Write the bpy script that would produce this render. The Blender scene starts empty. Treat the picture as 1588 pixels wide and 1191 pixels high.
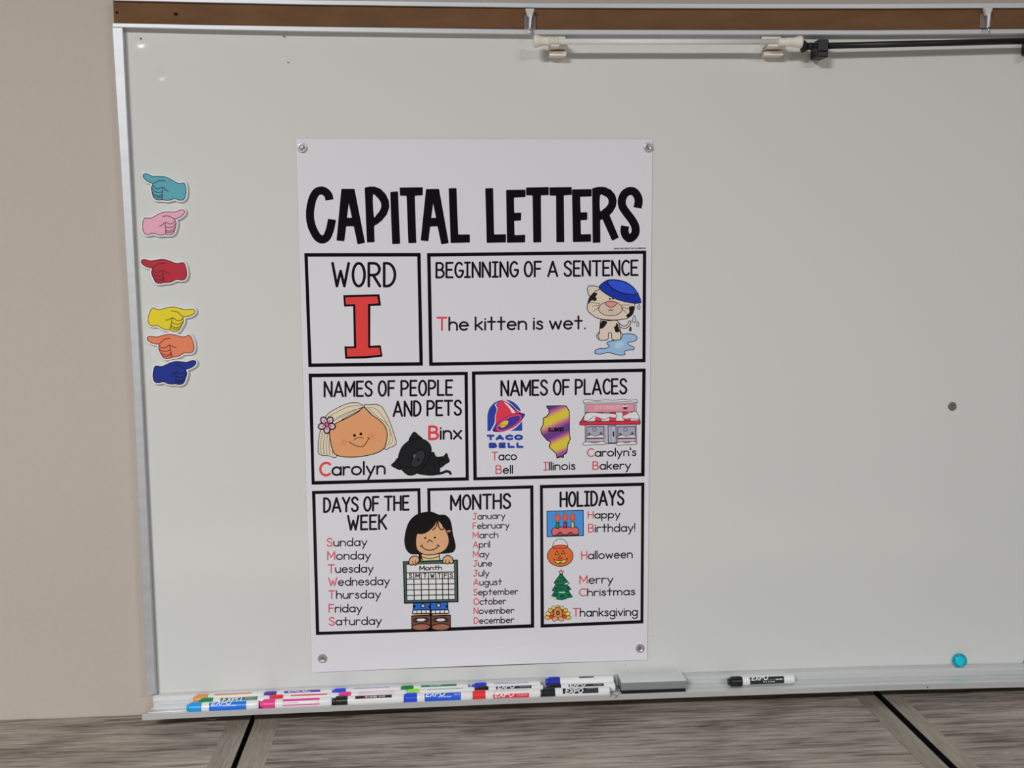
import bpy, math, random
from mathutils import Vector, Matrix
from mathutils.geometry import tessellate_polygon

C = bpy.context.scene
COL = C.collection
PI = math.pi

# ------------------------------------------------------------------ camera
F, CX, CY, CZ = 1670.24, .2187, -1.8517, 1.5368      # focal length in px of a 1588 px wide frame, camera place in metres
YAW, PIT, ROL = .0718, .1126, -.0091
def _mul(a, b): return a @ b
c, s = math.cos(YAW), math.sin(YAW); Ry = Matrix(((c, -s, 0), (s, c, 0), (0, 0, 1)))
c, s = math.cos(PIT), math.sin(PIT); Rp = Matrix(((1, 0, 0), (0, c, -s), (0, s, c)))
c, s = math.cos(ROL), math.sin(ROL); Rr = Matrix(((c, 0, s), (0, 1, 0), (-s, 0, c)))
R = Rr @ Rp @ Ry                                      # rows: right, forward, up
right, fwd, up = R[0], R[1], R[2]
cam = bpy.data.cameras.new('camera'); camo = bpy.data.objects.new('camera', cam); COL.objects.link(camo)
camo.matrix_world = Matrix(((right[0], up[0], -fwd[0], CX), (right[1], up[1], -fwd[1], CY),
                            (right[2], up[2], -fwd[2], CZ), (0, 0, 0, 1)))
cam.sensor_fit = 'HORIZONTAL'; cam.sensor_width = 36; cam.lens = F / 1588 * 36
cam.clip_start = .05; cam.clip_end = 50
C.camera = camo

# ------------------------------------------------------------------ world, lamps, exposure
w = bpy.data.worlds.new('room_ambient'); C.world = w; w.use_nodes = True
w.node_tree.nodes['Background'].inputs[0].default_value = (1, 1, 1, 1)
w.node_tree.nodes['Background'].inputs[1].default_value = .10
def lamp(name, loc, sx, sy, power, colr=(1, 1, 1)):
    l = bpy.data.lights.new(name, 'AREA'); l.shape = 'RECTANGLE'; l.size = sx; l.size_y = sy
    l.energy = power; l.color = colr
    o = bpy.data.objects.new(name, l); o.location = loc; COL.objects.link(o)
    o.visible_glossy = True
    return o
lamp('ceiling_lamp', (-1.4, -3.9, 3.25), 1.2, .45, 225)
lamp('ceiling_lamp', (2.4, -4.2, 3.25), 1.2, .45, 80)
vs = C.view_settings
vs.view_transform = 'Standard'; vs.look = 'None'; vs.gamma = 1; vs.use_curve_mapping = False; vs.exposure = 0.0

# ------------------------------------------------------------------ helpers
def P(px, py, Y=0.):                                   # the point of the plane y = Y seen at that pixel of the photograph
    d = right * ((px - 794) / F) + fwd - up * ((py - 595.5) / F)
    t = (Y - CY) / d.y
    return Vector((CX, CY, CZ)) + d * t
def PZ(px, py, Z):                                     # the point of a level plane z = Z
    d = right * ((px - 794) / F) + fwd - up * ((py - 595.5) / F)
    t = (Z - CZ) / d.z
    return Vector((CX, CY, CZ)) + d * t
def lin(v):
    v /= 255.
    return v / 12.92 if v <= .04045 else ((v + .055) / 1.055) ** 2.4
LUM = .626                                             # light level on the board: photo colour / surface colour
def T(rgb, k=1.):                                      # surface colour (linear) for a colour measured on the photograph
    return tuple(min(.93, max(.002, lin(x) / LUM * k)) for x in rgb)
MATS = {}
def mat(name, rgb, rough=.5, metal=0., spec=.5, coat=0., trans=0., k=1., alpha=1.):
    if name in MATS: return MATS[name]
    m = bpy.data.materials.new(name); m.use_nodes = True
    b = m.node_tree.nodes['Principled BSDF']
    b.inputs['Base Color'].default_value = (*T(rgb, k), 1)
    b.inputs['Roughness'].default_value = rough; b.inputs['Metallic'].default_value = metal
    b.inputs['Specular IOR Level'].default_value = spec
    b.inputs['Coat Weight'].default_value = coat; b.inputs['Coat Roughness'].default_value = .15
    b.inputs['Transmission Weight'].default_value = trans; b.inputs['Alpha'].default_value = alpha
    MATS[name] = m
    return m
def nodes(m):
    nt = m.node_tree
    return nt, nt.nodes['Principled BSDF'], (lambda t: nt.nodes.new(t)), nt.links.new
def ink(rgb):
    return mat('ink_%d_%d_%d' % tuple(rgb), rgb, .16, 0, .2)

class MB:
    """collects faces with materials and links them as one mesh object"""
    def __init__(self): self.v = []; self.f = []; self.fm = []; self.fs = []; self.m = []
    def mi(self, m):
        if m not in self.m: self.m.append(m)
        return self.m.index(m)
    def add(self, verts, faces, m, smooth=False):
        o = len(self.v); self.v += [tuple(x) for x in verts]; i = self.mi(m)
        for f in faces: self.f.append([o + k for k in f]); self.fm.append(i); self.fs.append(smooth)
    def box(self, lo, hi, m):
        x0, y0, z0 = lo; x1, y1, z1 = hi
        self.add([(x0, y0, z0), (x1, y0, z0), (x1, y1, z0), (x0, y1, z0), (x0, y0, z1), (x1, y0, z1), (x1, y1, z1), (x0, y1, z1)],
                 [(0, 3, 2, 1), (4, 5, 6, 7), (0, 1, 5, 4), (1, 2, 6, 5), (2, 3, 7, 6), (3, 0, 4, 7)], m)
    def lathe(self, prof, m, M=None, n=40, smooth=True):   # prof: (axial x, radius); axis = local X
        rings = []
        vs_, fs_ = [], []
        for x, r in prof:
            rings.append(len(vs_))
            for k in range(n):
                a = 2 * PI * k / n; vs_.append(Vector((x, r * math.cos(a), r * math.sin(a))))
        for i in range(len(prof) - 1):
            for k in range(n):
                a, b = rings[i] + k, rings[i] + (k + 1) % n; c_, d_ = rings[i + 1] + (k + 1) % n, rings[i + 1] + k
                fs_.append((a, b, c_, d_))
        if prof[0][1] > 1e-6: fs_.append(tuple(range(n - 1, -1, -1)))
        if prof[-1][1] > 1e-6: fs_.append(tuple(rings[-1] + k for k in range(n)))
        if M: vs_ = [M @ x for x in vs_]
        self.add(vs_, fs_, m, smooth)
    def tube(self, pts, r, m, n=12):
        pts = [Vector(p) for p in pts]; vs_, fs_ = [], []
        ref = Vector((.31, .2, .93)).normalized()
        for i, p in enumerate(pts):
            t = (pts[min(i + 1, len(pts) - 1)] - pts[max(i - 1, 0)]).normalized()
            a = t.cross(ref).normalized(); b = t.cross(a)
            for k in range(n):
                an = 2 * PI * k / n; vs_.append(p + a * r * math.cos(an) + b * r * math.sin(an))
        for i in range(len(pts) - 1):
            for k in range(n): fs_.append((i * n + k, i * n + (k + 1) % n, (i + 1) * n + (k + 1) % n, (i + 1) * n + k))
        fs_.append(tuple(range(n - 1, -1, -1))); fs_.append(tuple((len(pts) - 1) * n + k for k in range(n)))
        self.add(vs_, fs_, m, True)
    def build(self, name, parent=None, loc=(0, 0, 0), bevel=0., seg=2):
        me = bpy.data.meshes.new(name)
        L = Vector(loc)
        me.from_pydata([Vector(x) - L for x in self.v], [], self.f)
        for m in self.m: me.materials.append(m)
        me.polygons.foreach_set('material_index', self.fm); me.polygons.foreach_set('use_smooth', self.fs)
        me.update()
        o = bpy.data.objects.new(name, me); COL.objects.link(o)
        if parent is not None: o.parent = parent
        else: o.location = L
        if bevel:
            b = o.modifiers.new('bevel', 'BEVEL'); b.width = bevel; b.segments = seg; b.limit_method = 'ANGLE'; b.angle_limit = .6
            b.harden_normals = False
        return o
def tag(o, label, cat, group=None):
    o['label'] = label; o['category'] = cat
    if group: o['group'] = group
    return o
def empty(name, loc, label=None, cat=None, group=None):
    o = bpy.data.objects.new(name, None); o.location = loc; o.empty_display_size = .02; COL.objects.link(o)
    if label: tag(o, label, cat, group)
    return o
def struct(o): o['kind'] = 'structure'; return o
def part(mb, name, parent, **k):                       # builds a part given in world coordinates under a thing
    o = mb.build(name, parent, parent.location if parent.parent is None else parent.parent.location, **k)
    return o

# ---- plane drawing: strokes and filled outlines in photograph pixels, laid on a real plane
def ribbon(pts, wd, closed=False, caps=True):
    """list of polygons (px) covering a polyline of width wd with round caps and joins"""
    q = [pts[0]]
    for p in pts[1:]:
        if math.hypot(p[0] - q[-1][0], p[1] - q[-1][1]) > 1e-4: q.append(p)
    if closed and len(q) > 2 and math.hypot(q[0][0] - q[-1][0], q[0][1] - q[-1][1]) < 1e-4: q.pop()
    n = len(q); h = wd / 2; out = []; joins = []
    def disc(p, k=12): joins.append([(p[0] + h * math.cos(2 * PI * i / k), p[1] + h * math.sin(2 * PI * i / k)) for i in range(k)])
    def cap(p, dx, dy, k=7):                            # half disc beyond the end of a stroke
        a0 = math.atan2(dy, dx) - PI / 2
        out.append([(p[0] + h * math.cos(a0 + PI * i / k), p[1] + h * math.sin(a0 + PI * i / k)) for i in range(k + 1)])
    if n == 1: disc(q[0]); return out, joins
    segs = n if closed else n - 1
    d = []
    for i in range(segs):
        a, b = q[i], q[(i + 1) % n]; l = math.hypot(b[0] - a[0], b[1] - a[1]); d.append(((b[0] - a[0]) / l, (b[1] - a[1]) / l))
    L, Rr_ = [], []
    for i in range(n):
        if closed: d0, d1 = d[i - 1], d[i]
        else: d0, d1 = d[max(i - 1, 0)], d[min(i, segs - 1)]
        nx, ny = -(d0[1] + d1[1]), d0[0] + d1[0]; l = math.hypot(nx, ny)
        dot = d0[0] * d1[0] + d0[1] * d1[1]
        if l < .6 or dot < .3:
            L.append(None); Rr_.append(None); disc(q[i])
        else:
            nx /= l; ny /= l; mlen = h / max(.5, math.sqrt((1 + dot) / 2))
            L.append((q[i][0] + nx * mlen, q[i][1] + ny * mlen)); Rr_.append((q[i][0] - nx * mlen, q[i][1] - ny * mlen))
    for i in range(segs):
        j = (i + 1) % n; nx, ny = -d[i][1] * h, d[i][0] * h
        a = L[i] or (q[i][0] + nx, q[i][1] + ny); b = L[j] or (q[j][0] + nx, q[j][1] + ny)
        e = Rr_[j] or (q[j][0] - nx, q[j][1] - ny); f = Rr_[i] or (q[i][0] - nx, q[i][1] - ny)
        out.append([a, b, e, f])
    if not closed and caps: cap(q[0], -d[0][0], -d[0][1]); cap(q[-1], *d[-1])
    return out, joins
def smooth(pts, closed=True, n=6):
    out = []; N = len(pts)
    rng = range(N) if closed else range(N - 1)
    for i in rng:
        g = (lambda k: pts[k % N]) if closed else (lambda k: pts[min(max(k, 0), N - 1)])
        p0, p1, p2, p3 = g(i - 1), g(i), g(i + 1), g(i + 2)
        for j in range(n):
            t = j / n
            out.append(tuple(.5 * ((2 * p1[a]) + (-p0[a] + p2[a]) * t + (2 * p0[a] - 5 * p1[a] + 4 * p2[a] - p3[a]) * t * t
                                   + (-p0[a] + 3 * p1[a] - 3 * p2[a] + p3[a]) * t ** 3) for a in (0, 1)))
    if not closed: out.append(tuple(pts[-1]))
    return out
def rounded(pts, r):
    out = []; N = len(pts)
    for i in range(N):
        a, b, c_ = pts[i - 1], pts[i], pts[(i + 1) % N]
        la = math.hypot(a[0] - b[0], a[1] - b[1]); lc = math.hypot(c_[0] - b[0], c_[1] - b[1])
        ra, rc = min(r, la * .4), min(r, lc * .4)
        p = (b[0] + (a[0] - b[0]) / la * ra, b[1] + (a[1] - b[1]) / la * ra); e = (b[0] + (c_[0] - b[0]) / lc * rc, b[1] + (c_[1] - b[1]) / lc * rc)
        for k in range(5):
            t = k / 4; out.append(tuple((1 - t) ** 2 * p[j] + 2 * t * (1 - t) * b[j] + t * t * e[j] for j in (0, 1)))
    return out
def ell(cx, cy, rx, ry=None, rot=0, n=28, a0=0, a1=360):
    ry = rx if ry is None else ry; r = math.radians(rot); out = []
    full = abs(a1 - a0) >= 360
    for k in range(n if full else n + 1):
        a = math.radians(a0 + (a1 - a0) * k / n); x, y = rx * math.cos(a), ry * math.sin(a)
        out.append((cx + x * math.cos(r) - y * math.sin(r), cy + x * math.sin(r) + y * math.cos(r)))
    return out
class Art(MB):
    """flat printing; zoomed drawing coordinates -> photograph pixels -> plane"""
    def __init__(self, ox=0, oy=0, sc=1., fn=None):
        super().__init__(); self.o = (ox, oy); self.sc = sc; self.layer = 0; self.sub = 0; self.fn = fn or poster_pt
    def px(self, p): return (self.o[0] + p[0] / self.sc, self.o[1] + p[1] / self.sc)
    def fill(self, pts, rgb, holes=(), m=None, up_=True):
        if up_: self.layer += 1
        loops = [[Vector((*self.px(p), 0)) for p in l] for l in [pts, *holes]]
        flat = [v for l in loops for v in l]
        tri = tessellate_polygon(loops)
        self.sub = (self.sub + 1) % 8; ly = self.layer + self.sub * .1
        self.add([self.fn(v.x, v.y, ly) for v in flat], [tuple(t) for t in tri], m or ink(rgb))
        return self
    def line(self, pts, wd, rgb=(16, 14, 17), closed=False, up_=True, m=None, caps=True):
        if up_: self.layer += 1
        q = [self.px(p) for p in pts]
        self.sub = (self.sub + 1) % 8
        for k, polys in enumerate(ribbon(q, wd / self.sc, closed, caps)):
            ly = self.layer + self.sub * .1 + k * .05
            for i, poly in enumerate(polys): self.add([self.fn(x, y, ly + .25 * i / len(polys)) for x, y in poly], [tuple(range(len(poly)))], m or ink(rgb))
        return self
    def shape(self, pts, rgb, wd=7, sm=True, lrgb=(16, 14, 17)):
        if sm: pts = smooth(pts)
        self.fill(pts, rgb)
        if wd: self.line(pts, wd, lrgb, True)
        return self

# ---- stroke alphabet (cap height 1)
def AR(cx, cy, rx, ry, a0, a1, n=12): return [(cx + rx * math.cos(math.radians(a0 + (a1 - a0) * k / n)), cy + ry * math.sin(math.radians(a0 + (a1 - a0) * k / n))) for k in range(n + 1)]
SS = smooth([(.47, .83), (.37, .96), (.22, 1), (.07, .92), (.02, .77), (.1, .62), (.25, .52), (.41, .41), (.48, .25), (.41, .07), (.24, 0), (.09, .04), (0, .17)], False, 4)
X = .62
G = {
 'A': (.66, [[(0, 0), (.33, 1), (.66, 0)], [(.11, .3), (.55, .3)]]),
 'B': (.54, [[(0, 0), (0, 1)] + AR(.24, .76, .24, .24, 90, -90) + [(0, .52)] + AR(.26, .26, .28, .26, 90, -90) + [(0, 0)]]),
 'C': (.6, [AR(.37, .5, .37, .5, 48, 312, 20)]),
 'D': (.56, [[(0, 0), (0, 1)] + AR(.14, .5, .42, .5, 90, -90, 16) + [(0, 0)]]),
 'E': (.45, [[(.45, 1), (0, 1), (0, 0), (.45, 0)], [(0, .52), (.38, .52)]]),
 'F': (.45, [[(.45, 1), (0, 1), (0, 0)], [(0, .52), (.38, .52)]]),
 'G': (.64, [AR(.36, .5, .36, .5, 48, 350, 20) + [(.66, .45), (.4, .45)]]),
 'H': (.54, [[(0, 0), (0, 1)], [(.54, 0), (.54, 1)], [(0, .52), (.54, .52)]]),
 'I': (.36, [[(0, 1), (.36, 1)], [(.18, 1), (.18, 0)], [(0, 0), (.36, 0)]]),
 'J': (.5, [[(.14, 1), (.5, 1)], [(.34, 1), (.34, .22)] + AR(.17, .22, .17, .22, 0, -165)]),
 'K': (.52, [[(0, 0), (0, 1)], [(.5, 1), (0, .42)], [(.15, .58), (.52, 0)]]),
 'L': (.44, [[(0, 1), (0, 0), (.44, 0)]]),
 'M': (.68, [[(0, 0), (0, 1), (.34, .28), (.68, 1), (.68, 0)]]),
 'N': (.54, [[(0, 0), (0, 1), (.54, 0), (.54, 1)]]),
 'O': (.7, [AR(.35, .5, .35, .5, 0, 360, 28)]),
 'P': (.5, [[(0, 0), (0, 1)] + AR(.22, .73, .28, .27, 90, -90) + [(0, .46)]]),
 'R': (.52, [[(0, 0), (0, 1)] + AR(.22, .74, .28, .26, 90, -90) + [(0, .48)], [(.2, .48), (.52, 0)]]),
 'S': (.48, [SS]),
 'T': (.58, [[(0, 1), (.58, 1)], [(.29, 1), (.29, 0)]]),
 'V': (.6, [[(0, 1), (.3, 0), (.6, 1)]]),
 'W': (.82, [[(0, 1), (.22, 0), (.41, .66), (.6, 0), (.82, 1)]]),
 'X': (.56, [[(0, 1), (.56, 0)], [(.56, 1), (0, 0)]]),
 'Y': (.56, [[(0, 1), (.28, .48), (.56, 1)], [(.28, .48), (.28, 0)]]),
 'a': (.54, [AR(.27, .31, .27, .31, 0, 360, 22), [(.54, X), (.54, 0)]]),
 'b': (.54, [[(0, 1), (0, 0)], AR(.27, .31, .27, .31, 0, 360, 22)]),
 'c': (.46, [AR(.29, .31, .29, .31, 50, 310, 18)]),
 'd': (.54, [AR(.27, .31, .27, .31, 0, 360, 22), [(.54, 1), (.54, 0)]]),
 'e': (.53, [[(.02, .33), (.53, .33)] + AR(.27, .31, .26, .31, 5, 315, 20)]),
 'f': (.36, [AR(.28, .8, .14, .2, 50, 180, 8) + [(.14, 0)], [(0, X), (.34, X)]]),
 'g': (.54, [AR(.27, .31, .27, .31, 0, 360, 22), [(.54, X), (.54, -.15)] + AR(.28, -.15, .26, .22, 0, -150)]),
 'h': (.48, [[(0, 1), (0, 0)], [(0, .34)] + AR(.24, .36, .24, .26, 165, 0) + [(.48, 0)]]),
 'i': (.02, [[(.01, X), (.01, 0)], [(.01, .85)]]),
 'k': (.42, [[(0, 1), (0, 0)], [(.4, X), (0, .25)], [(.12, .36), (.42, 0)]]),
 'l': (.02, [[(.01, 1), (.01, 0)]]),
 'm': (.78, [[(0, X), (0, 0)], [(0, .36)] + AR(.19, .38, .19, .24, 165, 0) + [(.38, 0)], [(.38, .36)] + AR(.58, .38, .2, .24, 165, 0) + [(.78, 0)]]),
 'n': (.48, [[(0, X), (0, 0)], [(0, .34)] + AR(.24, .36, .24, .26, 165, 0) + [(.48, 0)]]),
 'o': (.58, [AR(.29, .31, .29, .31, 0, 360, 24)]),
 'p': (.54, [[(0, X), (0, -.38)], AR(.27, .31, .27, .31, 0, 360, 22)]),
 'r': (.36, [[(0, X), (0, 0)], [(0, .34)] + AR(.24, .36, .24, .26, 165, 55)]),
 's': (.36, [smooth([(.34, .52), (.22, .62), (.07, .58), (.05, .44), (.18, .35), (.32, .26), (.34, .1), (.2, 0), (0, .09)], False, 4)]),
 't': (.44, [[(.22, .98), (.22, 0)], [(0, X), (.44, X)]]),
 'u': (.48, [[(0, X), (0, .26)] + AR(.24, .26, .24, .26, 180, 360) + [(.48, X)], [(.48, X), (.48, 0)]]),
 'v': (.46, [[(0, X), (.23, 0), (.46, X)]]),
 'w': (.7, [[(0, X), (.17, 0), (.35, .56), (.53, 0), (.7, X)]]),
 'x': (.46, [[(0, X), (.46, 0)], [(.46, X), (0, 0)]]),
 'y': (.5, [[(0, X), (.26, .02)], [(.5, X), (.1, -.4)]]),
 '.': (.02, [[(.01, .01)]]), '!': (.02, [[(.01, 1), (.01, .28)], [(.01, .01)]]), "'": (.02, [[(.01, 1), (.01, .78)]]),
}
NARROW = {'O': .78, 'C': .8, 'G': .8, 'D': .9, 'W': .92}
def layout(txt, gap=.17, space=.3, narrow=False):
    x = 0; out = []
    for i, ch in enumerate(txt):
        if ch == ' ': x += space; continue
        wd, st = G[ch]; k = NARROW.get(ch, 1) if narrow else 1
        out.append((i, [[(x + a * k, b) for a, b in s_] for s_ in st])); x += wd * k + gap
    return out, x - gap
RED = (205, 62, 70); BLK = (18, 16, 20)
def text(art, txt, p0, p1, h, wd, rgb=BLK, first=None, narrow=False, gap=.17, space=.3, bold1=1.):
    """writes txt from baseline start p0 to baseline end p1 (pixels), cap height h, pen width wd"""
    ly, W_ = layout(txt, gap, space, narrow)
    ix = p1[0] - p0[0]; iy = p1[1] - p0[1]; e = wd / 2
    art.layer += 1
    for i, strokes in ly:
        colr = first if (first and i == 0) else rgb
        for st in strokes:
            q = [(p0[0] + e + (ix - wd) * a / W_, p0[1] - e + iy * a / W_ - (h - wd) * b) for a, b in st]
            art.line([((x - art.o[0]) * art.sc, (y - art.o[1]) * art.sc) for x, y in q], wd * art.sc * (bold1 if i == 0 else 1), colr, up_=False)
    return art

# ------------------------------------------------------------------ materials with procedural texture
def noise_tint(m, scale, amount, detail=4, bump=0., stretch=(1, 1, 1), bdist=.002):
    nt, b, N, L = nodes(m)
    tc = N('ShaderNodeTexCoord'); mp = N('ShaderNodeMapping'); mp.inputs['Scale'].default_value = stretch
    L(tc.outputs['Object'], mp.inputs['Vector'])
    nz = N('ShaderNodeTexNoise'); nz.inputs['Scale'].default_value = scale; nz.inputs['Detail'].default_value = detail
    L(mp.outputs[0], nz.inputs['Vector'])
    base = b.inputs['Base Color'].default_value[:]
    rp = N('ShaderNodeValToRGB'); rp.color_ramp.elements[0].position = .3; rp.color_ramp.elements[1].position = .7
    rp.color_ramp.elements[0].color = tuple(x * (1 - amount) for x in base[:3]) + (1,)
    rp.color_ramp.elements[1].color = tuple(min(1, x * (1 + amount)) for x in base[:3]) + (1,)
    L(nz.outputs['Fac'], rp.inputs[0]); L(rp.outputs[0], b.inputs['Base Color'])
    if bump:
        bp = N('ShaderNodeBump'); bp.inputs['Strength'].default_value = bump; bp.inputs['Distance'].default_value = bdist
        L(nz.outputs['Fac'], bp.inputs['Height']); L(bp.outputs[0], b.inputs['Normal'])
    return m
M_WALL = noise_tint(mat('wall_paint', (165, 156, 147), .65, spec=.25), 160, .012, 3, .12)
M_FLOOR = noise_tint(mat('floor_tile', (150, 142, 132), .4), 9, .08)
M_BOARD = mat('whiteboard_enamel', (186, 187, 184), .11, spec=.5)
M_ALU = noise_tint(mat('brushed_aluminium', (168, 170, 172), .5, .55), 60, .05, 3, 0, (.04, 1, 1))
M_ALUT = noise_tint(mat('tray_aluminium', (174, 175, 175), .42, .4), 60, .05, 3, 0, (.04, 1, 1))
M_CORK = noise_tint(mat('brown_fibre_strip', (96, 69, 47), .8, spec=.2), 14, .12, 8, .2, (1, 1, 3))
M_PAPER = mat('laminated_paper', (196, 195, 201), .2, spec=.4)
M_HOLE = mat('dark_hole', (20, 16, 14), .9, spec=.1)
def wood(name, along, c0, c1, c2, seed):
    m = mat(name, c1, .5, spec=.3); nt, b, N, L = nodes(m)
    tc = N('ShaderNodeTexCoord'); mp = N('ShaderNodeMapping'); mp.inputs['Location'].default_value = (seed, seed * 2, 0)
    mp.inputs['Scale'].default_value = (4.2, 62, 1) if along == 'x' else (120, 9, 1)
    L(tc.outputs['Object'], mp.inputs['Vector'])
    n1 = N('ShaderNodeTexNoise'); n1.inputs['Scale'].default_value = 2.2; n1.inputs['Detail'].default_value = 8; n1.inputs['Roughness'].default_value = .7
    n1.inputs['Distortion'].default_value = .5
    L(mp.outputs[0], n1.inputs['Vector'])
    mp2 = N('ShaderNodeMapping'); mp2.inputs['Scale'].default_value = (2.5, 9, 1) if along == 'x' else (9, 2.5, 1); L(tc.outputs['Object'], mp2.inputs['Vector'])
    n2 = N('ShaderNodeTexNoise'); n2.inputs['Scale'].default_value = 2.; n2.inputs['Detail'].default_value = 3; L(mp2.outputs[0], n2.inputs['Vector'])
    ad = N('ShaderNodeMath'); ad.operation = 'MULTIPLY_ADD'; ad.inputs[1].default_value = .3
    L(n2.outputs['Fac'], ad.inputs[0])
    sc_ = N('ShaderNodeMath'); sc_.operation = 'MULTIPLY'; sc_.inputs[1].default_value = .7; L(n1.outputs['Fac'], sc_.inputs[0]); L(sc_.outputs[0], ad.inputs[2])
    rp = N('ShaderNodeValToRGB'); e = rp.color_ramp.elements
    e[0].position = .39; e[0].color = (*T(c0), 1); e[1].position = .62; e[1].color = (*T(c2), 1)
    x = e.new(.48); x.color = (*T(c1), 1)
    L(ad.outputs[0], rp.inputs[0]); L(rp.outputs[0], b.inputs['Base Color'])
    bp = N('ShaderNodeBump'); bp.inputs['Strength'].default_value = .25; bp.inputs['Distance'].default_value = .001
    L(n1.outputs['Fac'], bp.inputs['Height']); L(bp.outputs[0], b.inputs['Normal'])
    return m
M_WOOD = wood('weathered_wood', 'x', (76, 69, 64), (124, 115, 107), (158, 149, 139), 4.3)
M_STRIP = wood('end_strip_wood', 'y', (110, 103, 94), (123, 116, 106), (140, 132, 121), 7)

# dents of the board's face near its top left corner: soft hollows in the normal
def dents(m, pts):
    nt, b, N, L = nodes(m); tc = N('ShaderNodeTexCoord'); last = None
    for p, r, k in pts:
        ds = N('ShaderNodeVectorMath'); ds.operation = 'DISTANCE'; L(tc.outputs['Object'], ds.inputs[0]); ds.inputs[1].default_value = p
        mr = N('ShaderNodeMapRange'); mr.interpolation_type = 'SMOOTHERSTEP'
        mr.inputs['From Min'].default_value = 0; mr.inputs['From Max'].default_value = r
        mr.inputs['To Min'].default_value = -k; mr.inputs['To Max'].default_value = 0; L(ds.outputs['Value'], mr.inputs['Value'])
        if last is None: last = mr.outputs[0]
        else:
            a = N('ShaderNodeMath'); a.operation = 'ADD'; L(last, a.inputs[0]); L(mr.outputs[0], a.inputs[1]); last = a.outputs[0]
    bp = N('ShaderNodeBump'); bp.inputs['Strength'].default_value = 1.; bp.inputs['Distance'].default_value = 1.
    L(last, bp.inputs['Height']); L(bp.outputs[0], b.inputs['Normal'])

# ------------------------------------------------------------------ room shell
YW = .015                                              # face of the wall behind the board
m = MB(); m.box((-2.2, YW, 0), (3.2, YW + .12, 3.0), M_WALL); struct(m.build('wall_back'))
m = MB(); m.box((-2.2, -4.5, -.1), (3.2, YW + .12, 0), M_FLOOR); struct(m.build('floor'))

# ------------------------------------------------------------------ whiteboard
def interp(tab, x):
    if x <= tab[0][0]: a, b = tab[0], tab[1]
    elif x >= tab[-1][0]: a, b = tab[-2], tab[-1]
    else:
        for a, b in zip(tab, tab[1:]):
            if a[0] <= x <= b[0]: break
    return a[1] + (b[1] - a[1]) * (x - a[0]) / (b[0] - a[0])
XR = 1.5                                               # the board runs on past the right edge of the view
wb = empty('whiteboard', (.6, 0, .78), 'large white dry-erase board in aluminium frame, on the wall above the tables', 'whiteboard')
RAILB = [(174, 42), (320, 45.6), (480, 48.8), (830, 53.4), (1140, 53.8), (1360, 53.9), (1588, 52.3), (1840, 49.2)]   # lower edge of the top rail
m = MB(); m.box((-.283, 0, .775), (XR, YW - .001, max(P(x, y, -.015).z for x, y in RAILB) + .0012), M_BOARD)
for px, py, rx, ry in [(218.5, 60, 1.7, 1.7), (441, 57, 3.2, 1.1), (447, 97, 1.6, 1.2), (1012, 986.5, .8, .8), (970, 1031, .8, .8), (858, 1047.5, .6, .6)]:
    el = ell(px, py, rx, ry, 20, 14); m.add([P(x, y, -.0003) for x, y in el], [tuple(range(14))], mat('pin_hole', (52, 50, 48)) if rx == ry and rx > 1 else mat('grey_mark', (92, 90, 88)) if rx > 1 else mat('faint_speck', (140, 138, 134)))
surf = part(m, 'writing_surface', wb)
L0 = wb.location
dents(M_BOARD, [(P(218, 64) - L0, .016, .00046), (P(250, 116) - L0, .014, .00047)])
def rail(mb, top, bot, yf, yb, mt):                    # a bar following measured edges, front at yf, back at yb
    vs_, fs_ = [], []
    for (x, yt), (_, yb_) in zip(top, bot):
        a, b = P(x, yt, yf), P(x, yb_, yf)
        vs_ += [a, b, Vector((b.x, yb, b.z)), Vector((a.x, yb, a.z))]
    n = len(top)
    for i in range(n - 1):
        for k in range(4): fs_.append((i * 4 + k, i * 4 + (k + 1) % 4, i * 4 + 4 + (k + 1) % 4, i * 4 + 4 + k))
    fs_ += [(0, 3, 2, 1), tuple((n - 1) * 4 + k for k in range(4))]
    mb.add(vs_, fs_, mt)
m = MB()
rail(m, [(174, 35.5), (320, 38.4), (480, 41), (830, 45.7), (1140, 46.4), (1360, 46.6), (1588, 44.7), (1840, 41.5)],
     [(174, 42), (320, 45.6), (480, 48.8), (830, 53.4), (1140, 53.8), (1360, 53.9), (1588, 52.3), (1840, 49.2)], -.015, YW, M_ALU)
part(m, 'top_rail', wb, bevel=.0008)
m = MB()
LO = [(173.6, 41), (181, 160), (189, 290), (206.7, 600), (227.4, 1076)]
LI = [(193, 41), (198.8, 160), (205.6, 290), (222, 600), (244.6, 1076)]
vs_, fs_ = [], []
for (xo, y), (xi, _) in zip(LO, LI):
    a = P(xo, y, -.013); b = P(xi - 3, y, -.013); d = P(xi, y, -.0002)
    vs_ += [Vector((a.x, YW, a.z)), a, b, d, Vector((d.x, 0, d.z))]
for i in range(len(LO) - 1):
    for k in range(4): fs_.append((i * 5 + k, i * 5 + 5 + k, i * 5 + 6 + k, i * 5 + 1 + k))
fs_.append((20, 21, 22, 23, 24)); fs_.append((4, 3, 2, 1, 0))
m.add(vs_, fs_, M_ALU); part(m, 'side_frame', wb, bevel=.0008)
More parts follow.
